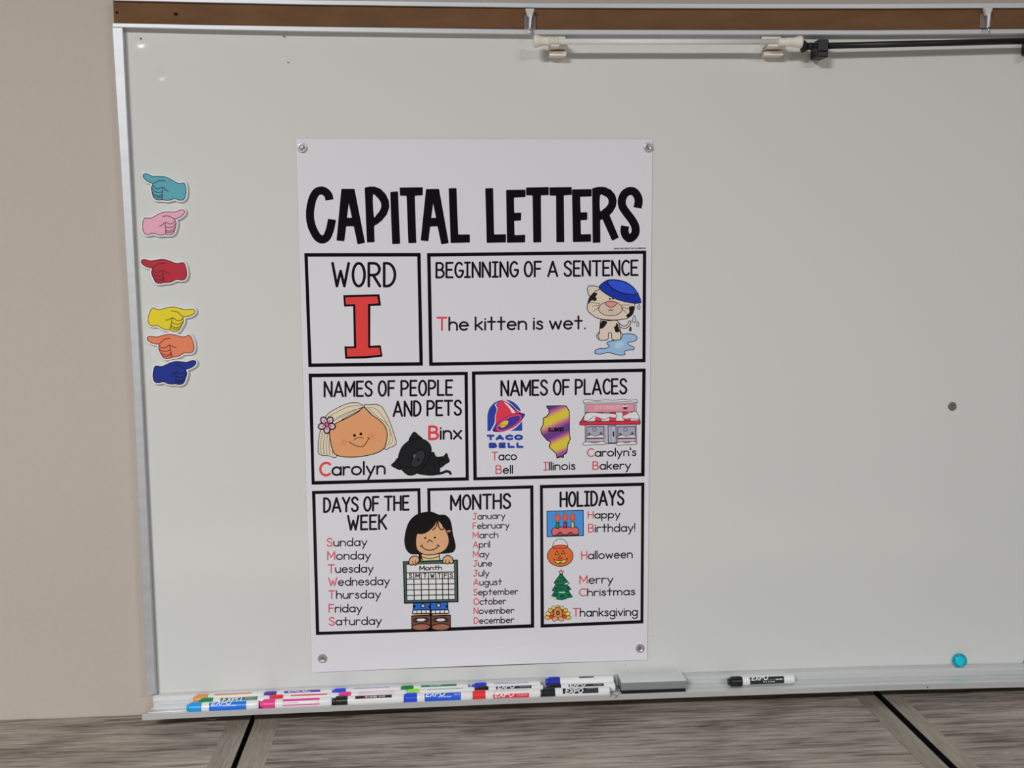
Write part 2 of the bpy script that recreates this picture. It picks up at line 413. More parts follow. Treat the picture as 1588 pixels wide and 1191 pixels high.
# tray: one profile drawn along the board's foot
LIPPX = [(220.4, 1117), (390, 1108.8), (600, 1099.6), (780, 1091.8), (930, 1086.6), (1180, 1077.6), (1400, 1070), (1588, 1065.8)]
LIPZ = [(P(x, y, -.064).x, P(x, y, -.064).z) for x, y in LIPPX]
def tz(x): return interp(LIPZ, x)                      # underside of the tray's lip
prof = [(-.002, .021), (-.004, .021), (-.0045, .0165), (-.0085, .0165), (-.010, .011), (-.0105, .0042), (-.012, .0036), (-.024, .0036), (-.0245, .0043), (-.0265, .0043), (-.027, .0036),
        (-.040, .0036), (-.0405, .0043), (-.0425, .0043), (-.043, .0036), (-.060, .0036), (-.0605, .0090), (-.0610, .0097), (-.0634, .0097), (-.064, .0091), (-.064, 0), (-.062, 0), (-.060, .0015), (-.006, .0015), (-.002, .0015)]
m = MB(); vs_, fs_ = [], []
xs = [-.285] + [LIPZ[i][0] for i in range(1, 8)] + [XR]
for i, x in enumerate(xs):
    for (y, z) in prof:
        xx = x
        if i == 0: xx = -.2795 - .0055 * min(1, max(0, (-y - .05) / .014))
        vs_.append((xx, y, tz(x) + z))
n = len(prof)
for i in range(len(xs) - 1):
    for k in range(n): fs_.append((i * n + k, i * n + (k + 1) % n, i * n + n + (k + 1) % n, i * n + n + k))
fs_ += [tuple(range(n))[::-1], tuple((len(xs) - 1) * n + k for k in range(n))]
m.add(vs_, fs_, M_ALUT)
for px, py, rx, ry, c_ in [(1438.4, 1066, 1.1, 1.3, (60, 60, 60))]:
    m.add([P(x, y, -.0642) for x, y in ell(px, py, rx, ry, 0, 12)], [tuple(range(12))], mat('scuff', c_))
tray = part(m, 'marker_tray', wb)
m = MB(); a = P(949, 1080, -.0655)                     # bent wire end caught on the tray's lip
m.tube([P(x, y, -.0652) for x, y in smooth([(946.5, 1080.5), (948, 1077.2), (952, 1076.6), (956, 1079), (959.5, 1076.6)], False, 5)], .0006, mat('dark_wire', (120, 100, 102), .4, .6))
m.tube([P(x, y, -.0652) for x, y in smooth([(956, 1079), (955.2, 1081.5), (954.3, 1082.6)], False, 4)], .0006, MATS['dark_wire'])
part(m, 'wire_clip', wb)

# ------------------------------------------------------------------ display rail over the board
dr = empty('display_rail', (.6, 0, 1.95), 'brown tack strip with narrow aluminium rail, along the top of the whiteboard', 'display rail')
m = MB(); x0 = P(176.2, 20, -.012).x
TOPF = [(174, 35.5), (320, 38.4), (480, 41), (830, 45.7), (1140, 46.4), (1360, 46.6), (1588, 44.7), (1840, 41.5)]
vs_, fs_ = [], []
for i, (px, py) in enumerate(TOPF):
    q = P(px, py, -.015); zt = P(px, (-5, 0, 2.5, 7.5, 8.5, 8.5, 7.5, 4.5)[i], -.0175).z; xx = x0 if i == 0 else q.x
    vs_ += [(xx, y, z) for y, z in ((-.012, q.z + .0006), (-.012, zt), (YW - .0005, zt), (YW - .0005, q.z + .0006))]
for i in range(len(TOPF) - 1):
    for k in range(4): fs_.append((i * 4 + k, i * 4 + 4 + k, i * 4 + 4 + (k + 1) % 4, i * 4 + (k + 1) % 4))
fs_ += [(0, 1, 2, 3), tuple(len(vs_) - 1 - k for k in range(4))]
m.add(vs_, fs_, M_CORK)
for px, py, rx, ry in [(181.5, 19.5, 2.2, 2.0), (272.8, 21.8, 3.4, 2.3), (217.5, 6.3, 1.0, .9)]:
    m.add([P(x, y, -.0123) for x, y in ell(px, py, rx, ry, 0, 16)], [tuple(range(16))], M_HOLE)
part(m, 'tack_strip', dr)
m = MB()
rail(m, [(176, -8.5), (320, -3.5), (480, -.2), (830, 4.4), (1140, 5.4), (1360, 5.4), (1588, 4.2), (1840, 1.2)],
     [(176, .8), (320, 4.0), (480, 7.2), (830, 12.0), (1140, 13.0), (1360, 13.2), (1588, 12.2), (1840, 9.4)], -.0175, -.0122, M_ALU)
part(m, 'aluminium_rail', dr, bevel=.0008)

# ------------------------------------------------------------------ clear hooks hanging on the rail
M_CLEAR = mat('clear_plastic', (226, 220, 216), .06, trans=.88, spec=.7); M_FROST = mat('frosted_plastic', (224, 214, 208), .2, trans=.35)
M_CLIP = mat('polished_wire', (190, 186, 182), .2, .9)
def hook(px, py, label, tilt):
    o = P(px, py, -.014); t = empty('clear_hook', o, label, 'hook', 'clear hooks on the display rail')
    S = 1 / 895.                                        # metres per pixel hereabouts
    def bx(cx, cy, hw, hh, y0, y1, taper=1.):
        vs_ = [(o.x + (cx + sx * hw * (taper if sz < 0 else 1)) * S, y, o.z - (cy - sz * hh) * S) for y in (y0, y1) for sx, sz in ((-1, -1), (1, -1), (1, 1), (-1, 1))]
        return vs_, [(0, 1, 2, 3), (7, 6, 5, 4), (0, 4, 5, 1), (1, 5, 6, 2), (2, 6, 7, 3), (3, 7, 4, 0)]
    m = MB(); m.add(*bx(0, 3.5, 8.6, 10.3, -.0125, -.018), M_CLEAR); part(m, 'base_plate', t, bevel=.002)
    m = MB(); m.add(*bx(-.6, -8.4, 7.4, 6.0, -.0182, -.027, .5), M_FROST); part(m, 'clamp_head', t, bevel=.0022, seg=3)
    m = MB(); m.add([Vector((o.x + x * S, y, o.z - z * S)) for y in (-.0275, -.024) for x, z in ((-2.8, -4), (2.4, -4), (1.9, -1.5), (.6 - tilt, 16.5), (-1.9 - tilt, 16.5), (-1.7, -1.5))],
                    [(0, 1, 2, 3, 4, 5), (11, 10, 9, 8, 7, 6)] + [(k, k + 6, (k + 1) % 6 + 6, (k + 1) % 6) for k in range(6)], mat('white_hook_stem', (226, 218, 210), .3))
    part(m, 'hook_stem', t, bevel=.0004)
    m = MB(); m.tube([(o.x + x * S, y, o.z - z * S) for x, y, z in [(3.2, -.0187, 11), (3.2, -.021, 15), (2.4, -.025, 20), (1., -.028, 24), (-.4, -.030, 25.4), (-1.4, -.031, 24), (-1.5, -.0305, 19), (-1.2, -.0295, 15)]], .001, M_CLIP)
    part(m, 'wire_loop', t)
hook(821.6, 31, 'clear plastic hook on the brown strip above the left end of the white rod', .6)
hook(1527.6, 29, 'clear plastic hook on the brown strip above the black rod', -.2)

# ------------------------------------------------------------------ short curtain rods on magnetic brackets
YR = -.043
def rod(name, label, rgb, rgb2, x0y, x1y, r, fins, brs, rough=.35, YR=-.043):
    a, b = P(*x0y, YR), P(*x1y, YR)
    t = empty(name, (a + b) / 2, label, 'curtain rod', 'rods along the top of the board')
    ax = (b - a).normalized()
    def Mx(p, flip=False):
        d = -ax if flip else ax
        y_ = Vector((0, 1, 0)); z_ = d.cross(y_).normalized(); y_ = z_.cross(d)
        return Matrix(((d.x, y_.x, z_.x, p.x), (d.y, y_.y, z_.y, p.y), (d.z, y_.z, z_.z, p.z), (0, 0, 0, 1)))
    mt = mat(name + '_paint_%d' % rgb[0], rgb, rough); m2 = mat(name + '_plastic_%d' % rgb2[0], rgb2, .45)
    S = 1 / 915.
    m = MB(); m.lathe([(0, r), ((b - a).length, r)], mt, Mx(a), 28); part(m, 'rod_tube', t)
    for px, py, flip, ln, rb, rs in fins:               # ln: list of (axial px from neck, radius px)
        p = P(px, py, YR); m = MB(); m.lathe([(u * S, v * S) for u, v in ln], m2, Mx(p, flip), 36); part(m, 'finial', t)
    for x0, x1, yt, yb, yl, ycr in brs:
        A_, B_ = P(x0, yt, -.008), P(x1, yb, -.008); ra = a + ax * ((A_.x - a.x) / ax.x); zc = (a + ax * (((A_.x + B_.x) / 2 - a.x) / ax.x)).z
        m = MB()
        m.box((A_.x, -.008, B_.z), (B_.x, -.0003, A_.z), m2)                       # plate on the board
        zl = P(x0, yl, -.016).z
        m.box((A_.x, -.022, B_.z), (B_.x, -.0078, zl), m2)                         # lower lip
        if ycr == 0:                                                               # saddle under and behind the rod
            m.box((A_.x, YR - .002, zc - r - .0035), (A_.x + (B_.x - A_.x) * .5, -.0078, zc - r + .001), m2)
            m.box((A_.x, -.0325, zc - r - .003), (B_.x, -.0078, zc + r), m2)
        else:                                                                      # closed block round the rod
            a2, b2 = P(x0, yb, -.001), P(x1, yt, YR - .008)
            m = MB(); m.box((a2.x, -.012, a2.z), (b2.x, -.0003, b2.z - .004), m2)
            m.box((a2.x, YR - .008, zc - .010), (b2.x, -.0115, b2.z), m2)
            m.box((a2.x, YR - .0065, a2.z - .001), (b2.x, -.0113, zc - .0095), m2)
        part(m, 'bracket', t, bevel=.0015, seg=3)
    return t
FIN_W = [(-14, 5.6), (-13.6, 5.9), (-1, 5.9), (0, 6.6), (1, 6.9), (3, 6.7), (6, 6.6), (8.5, 6.7), (11, 7.1), (14, 8.0), (16.5, 8.9), (19, 9.4), (21, 9.3), (22.4, 8.5), (23.2, 6.5), (23.4, 0)]
FIN_B = [(-2, 5.6), (0, 5.6), (4, 5.2), (7, 6.4), (10, 9.2), (12.4, 9.6), (14, 8.2), (14.6, 5), (14.7, 0)]
rod('white_rod', 'white round rod with flared end knobs, on brackets at top of whiteboard', (232, 230, 223), (202, 196, 185), (851, 64.4), (1222, 65.0), .0047,
    [(851, 63.9, True, FIN_W, 0, 0), (1221, 65.2, False, FIN_W, 0, 0)],
    [(850.7, 877, 53.5, 89.5, 80, 0), (1182, 1211, 54, 88.5, 79.5, 0)])
rod('black_rod', 'black round rod in square brackets, right of the white rod', (18, 17, 19), (17, 17, 18), (1256, 71.8), (1660, 61.9), .0052,
    [(1257, 71.8, True, FIN_B, 0, 0)], [(1256.5, 1285.5, 61, 93.5, 80, 1), (1583.5, 1613, 53, 87, 74, 1)], .4, -.03)

# ------------------------------------------------------------------ poster
YP = -.0024
def poster_off(px, py):                                # the lower edge stands a little off the board between its magnets
    t = max(0, (py - 990) / 50.); u = (px - 485) / 520.
    return -.011 * t * t * math.exp(-((u - .54) / .22) ** 2)
def poster_pt(px, py, layer): return P(px, py, YP - .00003 * layer + poster_off(px, py))
po = empty('poster', P(735, 630, 0), 'tall white laminated poster about capital letters, held by four magnets on the whiteboard', 'poster')
m = MB(); TLp, TRp, BRp, BLp = (459, 215.3), (1012, 216.5), (1003.8, 1023.4), (484, 1043)
NX, NY = 40, 60; vs_ = []
for side in (0, 1):
    for j in range(NY + 1):
        for i in range(NX + 1):
            u, v = i / NX, j / NY
            x = (TLp[0] * (1 - u) + TRp[0] * u) * (1 - v) + (BLp[0] * (1 - u) + BRp[0] * u) * v
            y = (TLp[1] * (1 - u) + TRp[1] * u) * (1 - v) + (BLp[1] * (1 - u) + BRp[1] * u) * v
            if v > .9: y += -1.2 * math.sin(PI * u) * (v - .9) * 10
            vs_.append(P(x, y, YP + side * .0005 + poster_off(x, y)))
K = (NX + 1) * (NY + 1); fs_ = []
for j in range(NY):
    for i in range(NX):
        a = j * (NX + 1) + i; fs_.append((a, a + NX + 1, a + NX + 2, a + 1)); fs_.append((K + a, K + a + 1, K + a + NX + 2, K + a + NX + 1))
rim = [i for i in range(NX + 1)] + [j * (NX + 1) + NX for j in range(1, NY + 1)] + [NY * (NX + 1) + i for i in range(NX - 1, -1, -1)] + [j * (NX + 1) for j in range(NY - 1, 0, -1)]
for k in range(len(rim)): a, b = rim[k], rim[(k + 1) % len(rim)]; fs_.append((a, b, K + b, K + a))
m.add(vs_, fs_, M_PAPER, False); part(m, 'sheet', po)
m = Art(); DK = (14, 12, 15)
t1 = lambda pts: [(450 + x / 5.293, 200 + y / 5.293) for x, y in pts]
t2 = lambda pts: [(730 + x / 5.293, 200 + y / 5.293) for x, y in pts]
def glyph(pts, holes=(), r=1.4):
    m.layer = 1; m.fill(rounded(pts, r), DK, [smooth(h, True, 3) if len(h) > 4 else rounded(h, .5) for h in holes], up_=False)
m.layer = 1
m.line(smooth(t1([(322, 583), (315, 548), (290, 518), (255, 505), (215, 520), (185, 570), (168, 640), (163, 710), (172, 780), (195, 840), (225, 888), (262, 907), (298, 890), (322, 840), (335, 790), (343, 742)]), False), 12.7, DK, up_=False, caps=False)
glyph(t1([(420, 491), (528, 491), (615, 935), (553, 948), (522, 799), (460, 799), (445, 922), (380, 916)]), [t1([(482, 612), (507, 729), (466, 729)])])
glyph(t1([(611, 482), (645, 473), (690, 472), (740, 490), (785, 535), (810, 590), (815, 640), (795, 700), (755, 750), (715, 782), (690, 795), (693, 930), (630, 932)]),
      [t1([(679, 546), (708, 556), (738, 592), (748, 630), (735, 672), (710, 702), (687, 717)])])
glyph(t1([(821, 517), (885, 512), (903, 943), (837, 946)]))
glyph(t1([(898, 481), (1089, 478), (1089, 545), (1023, 549), (1036, 936), (970, 938), (955, 549), (901, 549)]))
glyph(t1([(1115, 493), (1222, 491), (1302, 937), (1240, 948), (1210, 799), (1149, 801), (1135, 922), (1071, 916)]), [t1([(1174, 612), (1197, 729), (1158, 731)])])
glyph(t1([(1301, 487), (1366, 485), (1379, 866), (1475, 866), (1476, 933), (1317, 937)]))
glyph(t2([(119, 487), (184, 485), (192, 866), (290, 863), (290, 932), (131, 936)]))
glyph(t2([(290, 500), (450, 498), (450, 560), (355, 564), (357, 688), (415, 686), (414, 752), (357, 754), (360, 872), (448, 868), (446, 932), (297, 935)]))
glyph(t2([(454, 481), (641, 476), (641, 544), (576, 546), (579, 931), (513, 933), (507, 546), (455, 546)]))
glyph(t2([(645, 479), (829, 476), (831, 541), (764, 546), (769, 929), (703, 931), (699, 548), (647, 548)]))
glyph(t2([(831, 496), (993, 493), (993, 554), (898, 557), (902, 685), (957, 683), (957, 747), (902, 750), (905, 865), (988, 862), (988, 926), (838, 929)]))
glyph(t2([(996, 488), (1050, 474), (1100, 476), (1150, 498), (1185, 538), (1199, 590), (1190, 640), (1165, 682), (1140, 708), (1216, 892), (1160, 918), (1082, 742), (1063, 748), (1065, 933), (1001, 936)]),
      [t2([(1062, 546), (1095, 549), (1125, 570), (1131, 605), (1115, 636), (1090, 656), (1062, 670)])], 1.2)
m.line(smooth(t2([(1369, 648), (1378, 590), (1366, 545), (1335, 513), (1295, 512), (1258, 540), (1240, 590), (1248, 640), (1280, 690), (1322, 745), (1350, 800), (1352, 850), (1330, 885), (1300, 897), (1272, 872), (1262, 835), (1267, 796)]), False), 12.7, DK, up_=False, caps=False)
part(m, 'title_lettering', po)
m = Art(); text(m, 'CAROLYNS CREATIVE CLASSROOM', (951.4, 387), (1001.3, 386.2), 2.6, .6, gap=.25); part(m, 'small_print', po)
def panel(outer, inner):
    m = Art(); m.layer = 1; m.fill(outer, DK, [inner], up_=False); part(m, 'panel_border', po)
panel([(471.9, 392.5), (652.3, 392.1), (655.9, 567), (478.3, 569.3)], [(477.4, 398.1), (647, 397.8), (650.4, 561.7), (483.2, 563.6)])
m = Art(); m.layer = 1; m.fill([(655.8, 974.7), (667, 974.2), (667, 979.5), (655.8, 979.7)], DK, up_=False); part(m, 'panel_border', po)
panel([(662.2, 392.5), (1002.1, 388.5), (1001.1, 561.7), (665.6, 567.4)], [(667.8, 398), (997, 393.8), (996.2, 556.6), (671, 562)])
panel([(478.5, 579.5), (725.4, 576.6), (727.1, 745.2), (483.3, 751.7)], [(483.9, 585.1), (720.3, 581.7), (722, 740.1), (487.9, 746.1)])
panel([(731.8, 576.1), (1001.4, 571.5), (999.6, 738.7), (734, 745)], [(737.2, 581.2), (996, 577), (994.2, 733.3), (739.4, 740)])
panel([(483.8, 761.5), (651.8, 756.9), (656.5, 979.8), (490, 984.8)], [(489, 766.2), (647.3, 761.9), (651.5, 974.8), (495, 979.8)])
panel([(662.5, 757), (827.2, 752.6), (828.5, 973.4), (666, 979.6)], [(667.3, 761.4), (822.2, 757.8), (823.2, 968.1), (671, 974)])
panel([(837.3, 752.2), (999.3, 748.4), (997.8, 966.7), (838.3, 973.4)], [(841.9, 757.2), (994.5, 753.6), (993.2, 961.8), (843.6, 968.1)])
def heading(*rows):
    m = Art()
    for r in rows: text(m, *r, narrow=True, gap=.2, space=.34); m.layer = 1
    part(m, 'panel_heading', po)
heading(('WORD', (513.6, 445.9), (614.6, 445.9), 39.8, 4.3))
heading(('BEGINNING OF A SENTENCE', (675.2, 432), (990.3, 428.2), 25.8, 3.3))
heading(('NAMES OF PEOPLE', (501.8, 616.5), (702.8, 614), 25.7, 3.3), ('AND PETS', (608.8, 646.8), (716.4, 645), 25.5, 3.3))
heading(('NAMES OF PLACES', (776, 615), (972.9, 611.8), 25.6, 3.3))
heading(('DAYS OF THE', (501, 795.6), (635.2, 792), 24.4, 3.4), ('WEEK', (538.1, 823.3), (600.6, 821.7), 24.8, 3.4))
heading(('MONTHS', (697.8, 792.1), (792.8, 789.4), 25, 3.4))
heading(('HOLIDAYS', (867.6, 787), (968.5, 784.2), 24.8, 3.4))
def caption(*rows):
    m = Art()
    for tx, a, b, h, wd in rows: text(m, tx, a, b, h, wd * (.93 if wd < 2.5 else 1), (22, 20, 26), RED if wd > 2.5 else (188, 78, 86)); m.layer = 1
    part(m, 'caption', po)
caption(('The kitten is wet.', (676.7, 513.6), (908.7, 511), 22.4, 3.0))
m = Art(); text(m, 'Binx', (664.3, 682.6), (716.7, 681.7), 22.6, 3.1, (22, 20, 26), RED, bold1=1.25); part(m, 'caption', po)
m = Art(); text(m, 'Carolyn', (495.2, 738.9), (598.2, 736.2), 22.4, 3.1, (22, 20, 26), RED, bold1=1.2); part(m, 'caption', po)
caption(('Taco', (762.2, 714.5), (801.8, 713.8), 14, 2.1), ('Bell', (768.3, 735.3), (795.7, 734.8), 14, 2.1))
caption(('Illinois', (842.5, 730), (892.5, 728.9), 14, 2.1))
caption(("Carolyn's", (910.2, 708.9), (987.1, 707.4), 13.8, 2.1), ('Bakery', (918.6, 729), (978.7, 728), 13.8, 2.1))
caption(('Sunday', (506.5, 848), (569.8, 846.9), 13.8, 2), ('Monday', (507.4, 868.6), (575.3, 867.8), 14, 2), ('Tuesday', (508.2, 889), (579.5, 888), 13.8, 2),
        ('Wednesday', (509, 909.1), (604.7, 907.5), 13.8, 2), ('Thursday', (509, 929.2), (591, 928), 13.8, 2), ('Friday', (509.4, 950.4), (562, 949.5), 13.8, 2), ('Saturday', (509.8, 970.4), (592.4, 969), 13.6, 2))
caption(('January', (732.6, 806.3), (784, 804.7), 10.7, 1.6), ('February', (732.7, 820.9), (790.3, 819.4), 10.7, 1.6), ('March', (732.8, 835.3), (773, 834.5), 10.7, 1.6),
        ('April', (733.1, 849.9), (760.2, 849.2), 10.7, 1.6), ('May', (733.2, 864.9), (759.2, 864.4), 10.7, 1.6), ('June', (733.5, 879.2), (763.4, 878.7), 10.7, 1.6),
        ('July', (733.6, 894.3), (759.2, 893.8), 10.7, 1.6), ('August', (733.8, 908.4), (778.7, 907.6), 10.7, 1.6), ('September', (733.8, 923.7), (804, 922.2), 10.7, 1.6),
        ('October', (734.2, 938.4), (785, 937.3), 10.7, 1.6), ('November', (734.3, 952.7), (797.6, 951.6), 10.7, 1.6), ('December', (734.6, 967.8), (797.6, 966.3), 10.7, 1.6))
caption(('Happy', (911.2, 804.7), (962.3, 803.6), 12.4, 2), ('Birthday!', (911.6, 826.1), (985.3, 824.7), 13.8, 2))
caption(('Halloween', (901.1, 868.1), (981.2, 865.6), 13.6, 2))
caption(('Merry', (898.4, 905.9), (951.4, 904.8), 13.8, 2), ('Christmas', (897.9, 925.2), (985.3, 923.1), 12.8, 2))
caption(('Thanksgiving', (888, 957), (989.2, 955.2), 14.2, 2))
# big red I
m = Art(460, 380, 5.293)
m.fill(rounded([(382, 412), (680, 404), (693, 497), (606, 500), (605, 828), (690, 822), (705, 914), (690, 919), (560, 931), (398, 934), (392, 832), (470, 832), (464, 503), (390, 506)], 4), DK)
m.fill(rounded([(399, 430), (662, 421), (673, 478), (586, 485), (588, 845), (680, 841), (689, 902), (560, 912), (415, 916), (411, 848), (489, 846), (482, 486), (405, 489)], 3), (205, 62, 62))
part(m, 'letter_illustration', po)

# kitten in the rain of its bowl
m = Art(720, 380, 5.293); CR = (198, 184, 168)
m.shape([(1300, 735), (1345, 728), (1395, 735), (1420, 765), (1395, 790), (1345, 800), (1352, 820), (1392, 838), (1388, 860), (1345, 862), (1312, 876), (1320, 898), (1280, 905), (1225, 893), (1180, 882), (1120, 895), (1075, 890), (1075, 866), (1110, 850), (1160, 848), (1190, 830), (1170, 808), (1190, 792), (1250, 775)], (138, 168, 206), 6)
m.fill(ell(1270, 820, 42, 26, -20), (158, 184, 212))
tail = smooth([(1255, 640), (1285, 665), (1320, 675), (1348, 655), (1358, 632)], False); m.line(tail, 26); m.line(tail, 14, CR)
m.shape([(1125, 612), (1185, 620), (1250, 618), (1270, 650), (1283, 710), (1298, 735), (1285, 770), (1250, 780), (1214, 774), (1208, 726), (1184, 724), (1180, 772), (1140, 782), (1108, 778), (1086, 745), (1108, 712), (1115, 655)], CR, 6)
m.line([(1112, 715), (1100, 745), (1108, 775)], 5); m.line([(1270, 690), (1285, 730), (1282, 765)], 5)
m.fill(smooth([(1135, 620), (1172, 630), (1162, 655), (1140, 680), (1115, 685), (1115, 650)]), (30, 28, 30))
m.fill(smooth([(1248, 640), (1262, 655), (1272, 710), (1242, 714), (1235, 692), (1228, 675), (1243, 662)]), (30, 28, 30))
m.shape([(1032, 420), (1012, 375), (1018, 342), (1045, 334), (1112, 350), (1085, 395)], CR, 6)
m.shape([(1110, 365), (1060, 395), (1025, 440), (1010, 500), (1018, 545), (1062, 582), (1075, 592), (1130, 608), (1200, 615), (1280, 612), (1340, 600), (1382, 560), (1397, 510), (1392, 470), (1340, 420), (1220, 360)], CR, 6)
m.fill(smooth([(1075, 390), (1092, 402), (1078, 425), (1088, 440), (1075, 460), (1045, 455), (1018, 485), (1028, 438), (1050, 408)]), (30, 28, 30))
m.fill(smooth([(1352, 510), (1390, 503), (1393, 540), (1375, 578), (1342, 596), (1330, 576), (1355, 552)]), (30, 28, 30))
m.shape(ell(1200, 523, 98, 58), (190, 172, 154), 5, False)
m.shape([(1158, 478), (1175, 464), (1205, 462), (1238, 466), (1250, 482), (1232, 500), (1205, 512), (1172, 498)], (224, 132, 128), 5)
for p in ((1195, 442), (1220, 440)): m.fill(ell(*p, 8), (16, 14, 17)); m.layer -= 1
m.line(smooth([(1182, 530), (1192, 540), (1203, 525), (1210, 538), (1224, 530)], False), 4)
for a, b in [((1035, 472), (1112, 480)), ((1050, 502), (1110, 492)), ((1055, 545), (1110, 508)), ((1290, 492), (1355, 492)), ((1295, 508), (1345, 525)), ((1290, 520), (1330, 555))]: m.line([a, b], 3.5, up_=False)
m.shape([(1108, 350), (1128, 318), (1180, 288), (1240, 285), (1320, 302), (1385, 345), (1425, 400), (1450, 465), (1430, 476), (1380, 476), (1300, 460), (1220, 432), (1150, 392)], (30, 50, 150), 6)
m.fill(smooth([(1182, 300), (1240, 294), (1320, 312), (1382, 352), (1418, 396), (1380, 402), (1300, 390), (1232, 360), (1192, 325)]), (46, 78, 190))
m.line(smooth([(1176, 292), (1180, 322), (1230, 366), (1300, 396), (1380, 406), (1428, 396)], False), 6)
for x, y, r in ((1432, 512, 10), (1394, 612, 15), (1423, 652, 10), (1363, 692, 9)): m.shape([(x + 2, y - r * 2.4), (x + r, y + r * .6), (x, y + r * 1.6), (x - r, y + r * .6)], (176, 180, 190) if r > 9.5 else (60, 66, 80), 4)
part(m, 'kitten_illustration', po)

# fair haired girl's face
m = Art(470, 565, 5.8815); BL = (202, 188, 166)
m.shape([(555, 385), (520, 358), (470, 350), (400, 360), (290, 410), (210, 470), (165, 580), (142, 690), (138, 785), (155, 825), (230, 834), (310, 830), (300, 560), (540, 405)], BL, 6)
m.shape([(560, 388), (610, 370), (650, 366), (690, 372), (728, 400), (785, 510), (828, 630), (850, 710), (835, 740), (795, 758), (740, 768), (700, 600)], BL, 6)
for st in ([(535, 375), (420, 385), (330, 425), (230, 480)], [(545, 388), (430, 440), (330, 490), (270, 520)], [(540, 400), (440, 425), (300, 490)], [(580, 395), (650, 400), (700, 440), (775, 560), (818, 690), (790, 735)], [(600, 400), (680, 480), (750, 530), (790, 600), (790, 700), (750, 760)], [(570, 395), (660, 490), (745, 560)]):
    m.line(smooth(st, False), 3.5, up_=False)
for k in range(5): m.line(smooth([(180 + k * 24, 620), (160 + k * 26, 720), (166 + k * 26, 826)], False), 4, up_=False)
FC = (207, 142, 99)
m.shape([(555, 392), (620, 455), (700, 512), (750, 570), (768, 640), (755, 720), (730, 775), (650, 815), (520, 842), (400, 846), (310, 830), (272, 790), (250, 700), (243, 610), (290, 545), (400, 490), (500, 435)], FC, 8)
for x, y in ((372, 712), (627, 655)):
    for r, cc in ((44, (216, 141, 99)), (33, (219, 134, 98)), (20, (222, 126, 96))): m.fill(ell(x, y, r), cc)
for p in ((469, 648), (527, 635)): m.fill(ell(*p, 13), (16, 14, 17)); m.layer -= 1
m.line(smooth([(462, 690), (488, 672), (518, 666), (548, 674)], False), 5.5); m.line(smooth([(430, 714), (465, 735), (520, 752), (550, 746), (578, 712), (598, 674)], False), 6, up_=False)
m.line([(422, 708), (438, 720)], 7, up_=False); m.line([(590, 668), (606, 678)], 7, up_=False)
for k in range(5):
    a = math.radians(-90 + 36 + 72 * k); m.shape(ell(217 + 46 * math.cos(a), 550 + 46 * math.sin(a), 34, 27, math.degrees(a)), (206, 168, 184), 11, False); m.layer -= 1
    m.line([(217 + 15 * math.cos(a), 550 + 15 * math.sin(a)), (217 + 45 * math.cos(a), 550 + 45 * math.sin(a))], 7, (60, 30, 40)); m.layer -= 1
m.layer += 2; m.shape(ell(217, 550, 17), (222, 92, 112), 6, False)
part(m, 'girl_face_illustration', po)

# black cat asleep
m = Art(470, 565, 5.8815); KB = (30, 30, 32); KL = (8, 8, 9)
tl = smooth([(1225, 998), (1270, 990), (1305, 976), (1335, 982), (1345, 998)], False); m.line(tl, 24, KB)
m.shape([(1035, 985), (1100, 900), (1150, 830), (1188, 800), (1215, 845), (1275, 842), (1300, 862), (1255, 930), (1240, 990), (1190, 1012), (1110, 1008)], KB, 6, True, KL)
m.shape([(1262, 860), (1290, 830), (1310, 812), (1322, 845), (1334, 885), (1295, 912), (1258, 938), (1238, 890)], KB, 6, True, KL)
m.line(smooth([(1200, 935), (1190, 890), (1210, 850)], False), 5, KL); m.line(smooth([(1240, 900), (1270, 870), (1300, 868)], False), 4, KL)
m.shape([(970, 700), (988, 645), (1015, 618), (1050, 645), (1085, 685)], KB, 6, True, KL); m.shape([(872, 855), (832, 893), (806, 920), (840, 944), (892, 957)], KB, 6, True, KL)
m.shape([(985, 690), (1060, 676), (1128, 700), (1166, 752), (1162, 830), (1112, 920), (1045, 990), (970, 1012), (910, 972), (876, 905), (870, 840), (898, 762), (945, 712)], KB, 6, True, KL)
m.shape(ell(1048, 862, 52, 88, 32), (46, 47, 50), 7, False, KL); m.fill(ell(1015, 836, 11, 16, 30), (82, 84, 88))
m.line([(1040, 855), (1062, 872), (1040, 882), (1050, 862)], 6, KL); m.line(smooth([(985, 885), (1000, 860), (990, 840)], False), 5, KL)
part(m, 'black_cat_illustration', po)

# bell sign
m = Art(725, 565, 5.572); NB = (43, 62, 150)
m.fill(smooth([(172, 440), (190, 380), (240, 328), (310, 306), (380, 318), (440, 365), (468, 425)], False) + [(474, 574), (172, 576)], NB)
m.fill(smooth([(240, 345), (252, 385), (240, 440), (232, 510), (198, 578), (230, 600), (300, 590), (400, 560), (480, 480), (505, 425), (440, 400), (380, 345), (320, 308)]), (200, 199, 206))
m.fill(smooth([(248, 352), (262, 385), (252, 440), (244, 510), (215, 572), (255, 586), (320, 578), (400, 545), (455, 500), (490, 452), (494, 428), (440, 408), (385, 355), (320, 318), (275, 322)]), (78, 40, 122))
m.fill(smooth([(258, 348), (285, 318), (308, 314), (340, 332), (390, 380), (445, 420), (400, 428), (330, 455), (280, 488), (246, 512), (246, 440), (258, 385)]), (222, 56, 72))
m.fill(smooth([(318, 330), (345, 340), (385, 380), (412, 414), (386, 420), (368, 388), (340, 355)]), (214, 205, 212))
m.fill(ell(358, 505, 124, 52, -29), (214, 62, 92)); m.fill(ell(360, 506, 106, 38, -29), (62, 52, 140))
m.fill(ell(348, 516, 78, 24, -29), (52, 66, 158), up_=False)
m.fill(smooth([(282, 520), (315, 492), (350, 488), (348, 512), (320, 540), (290, 545)]), (232, 186, 40)); m.line(smooth([(270, 530), (300, 520), (330, 528)], False), 10, (222, 120, 60))
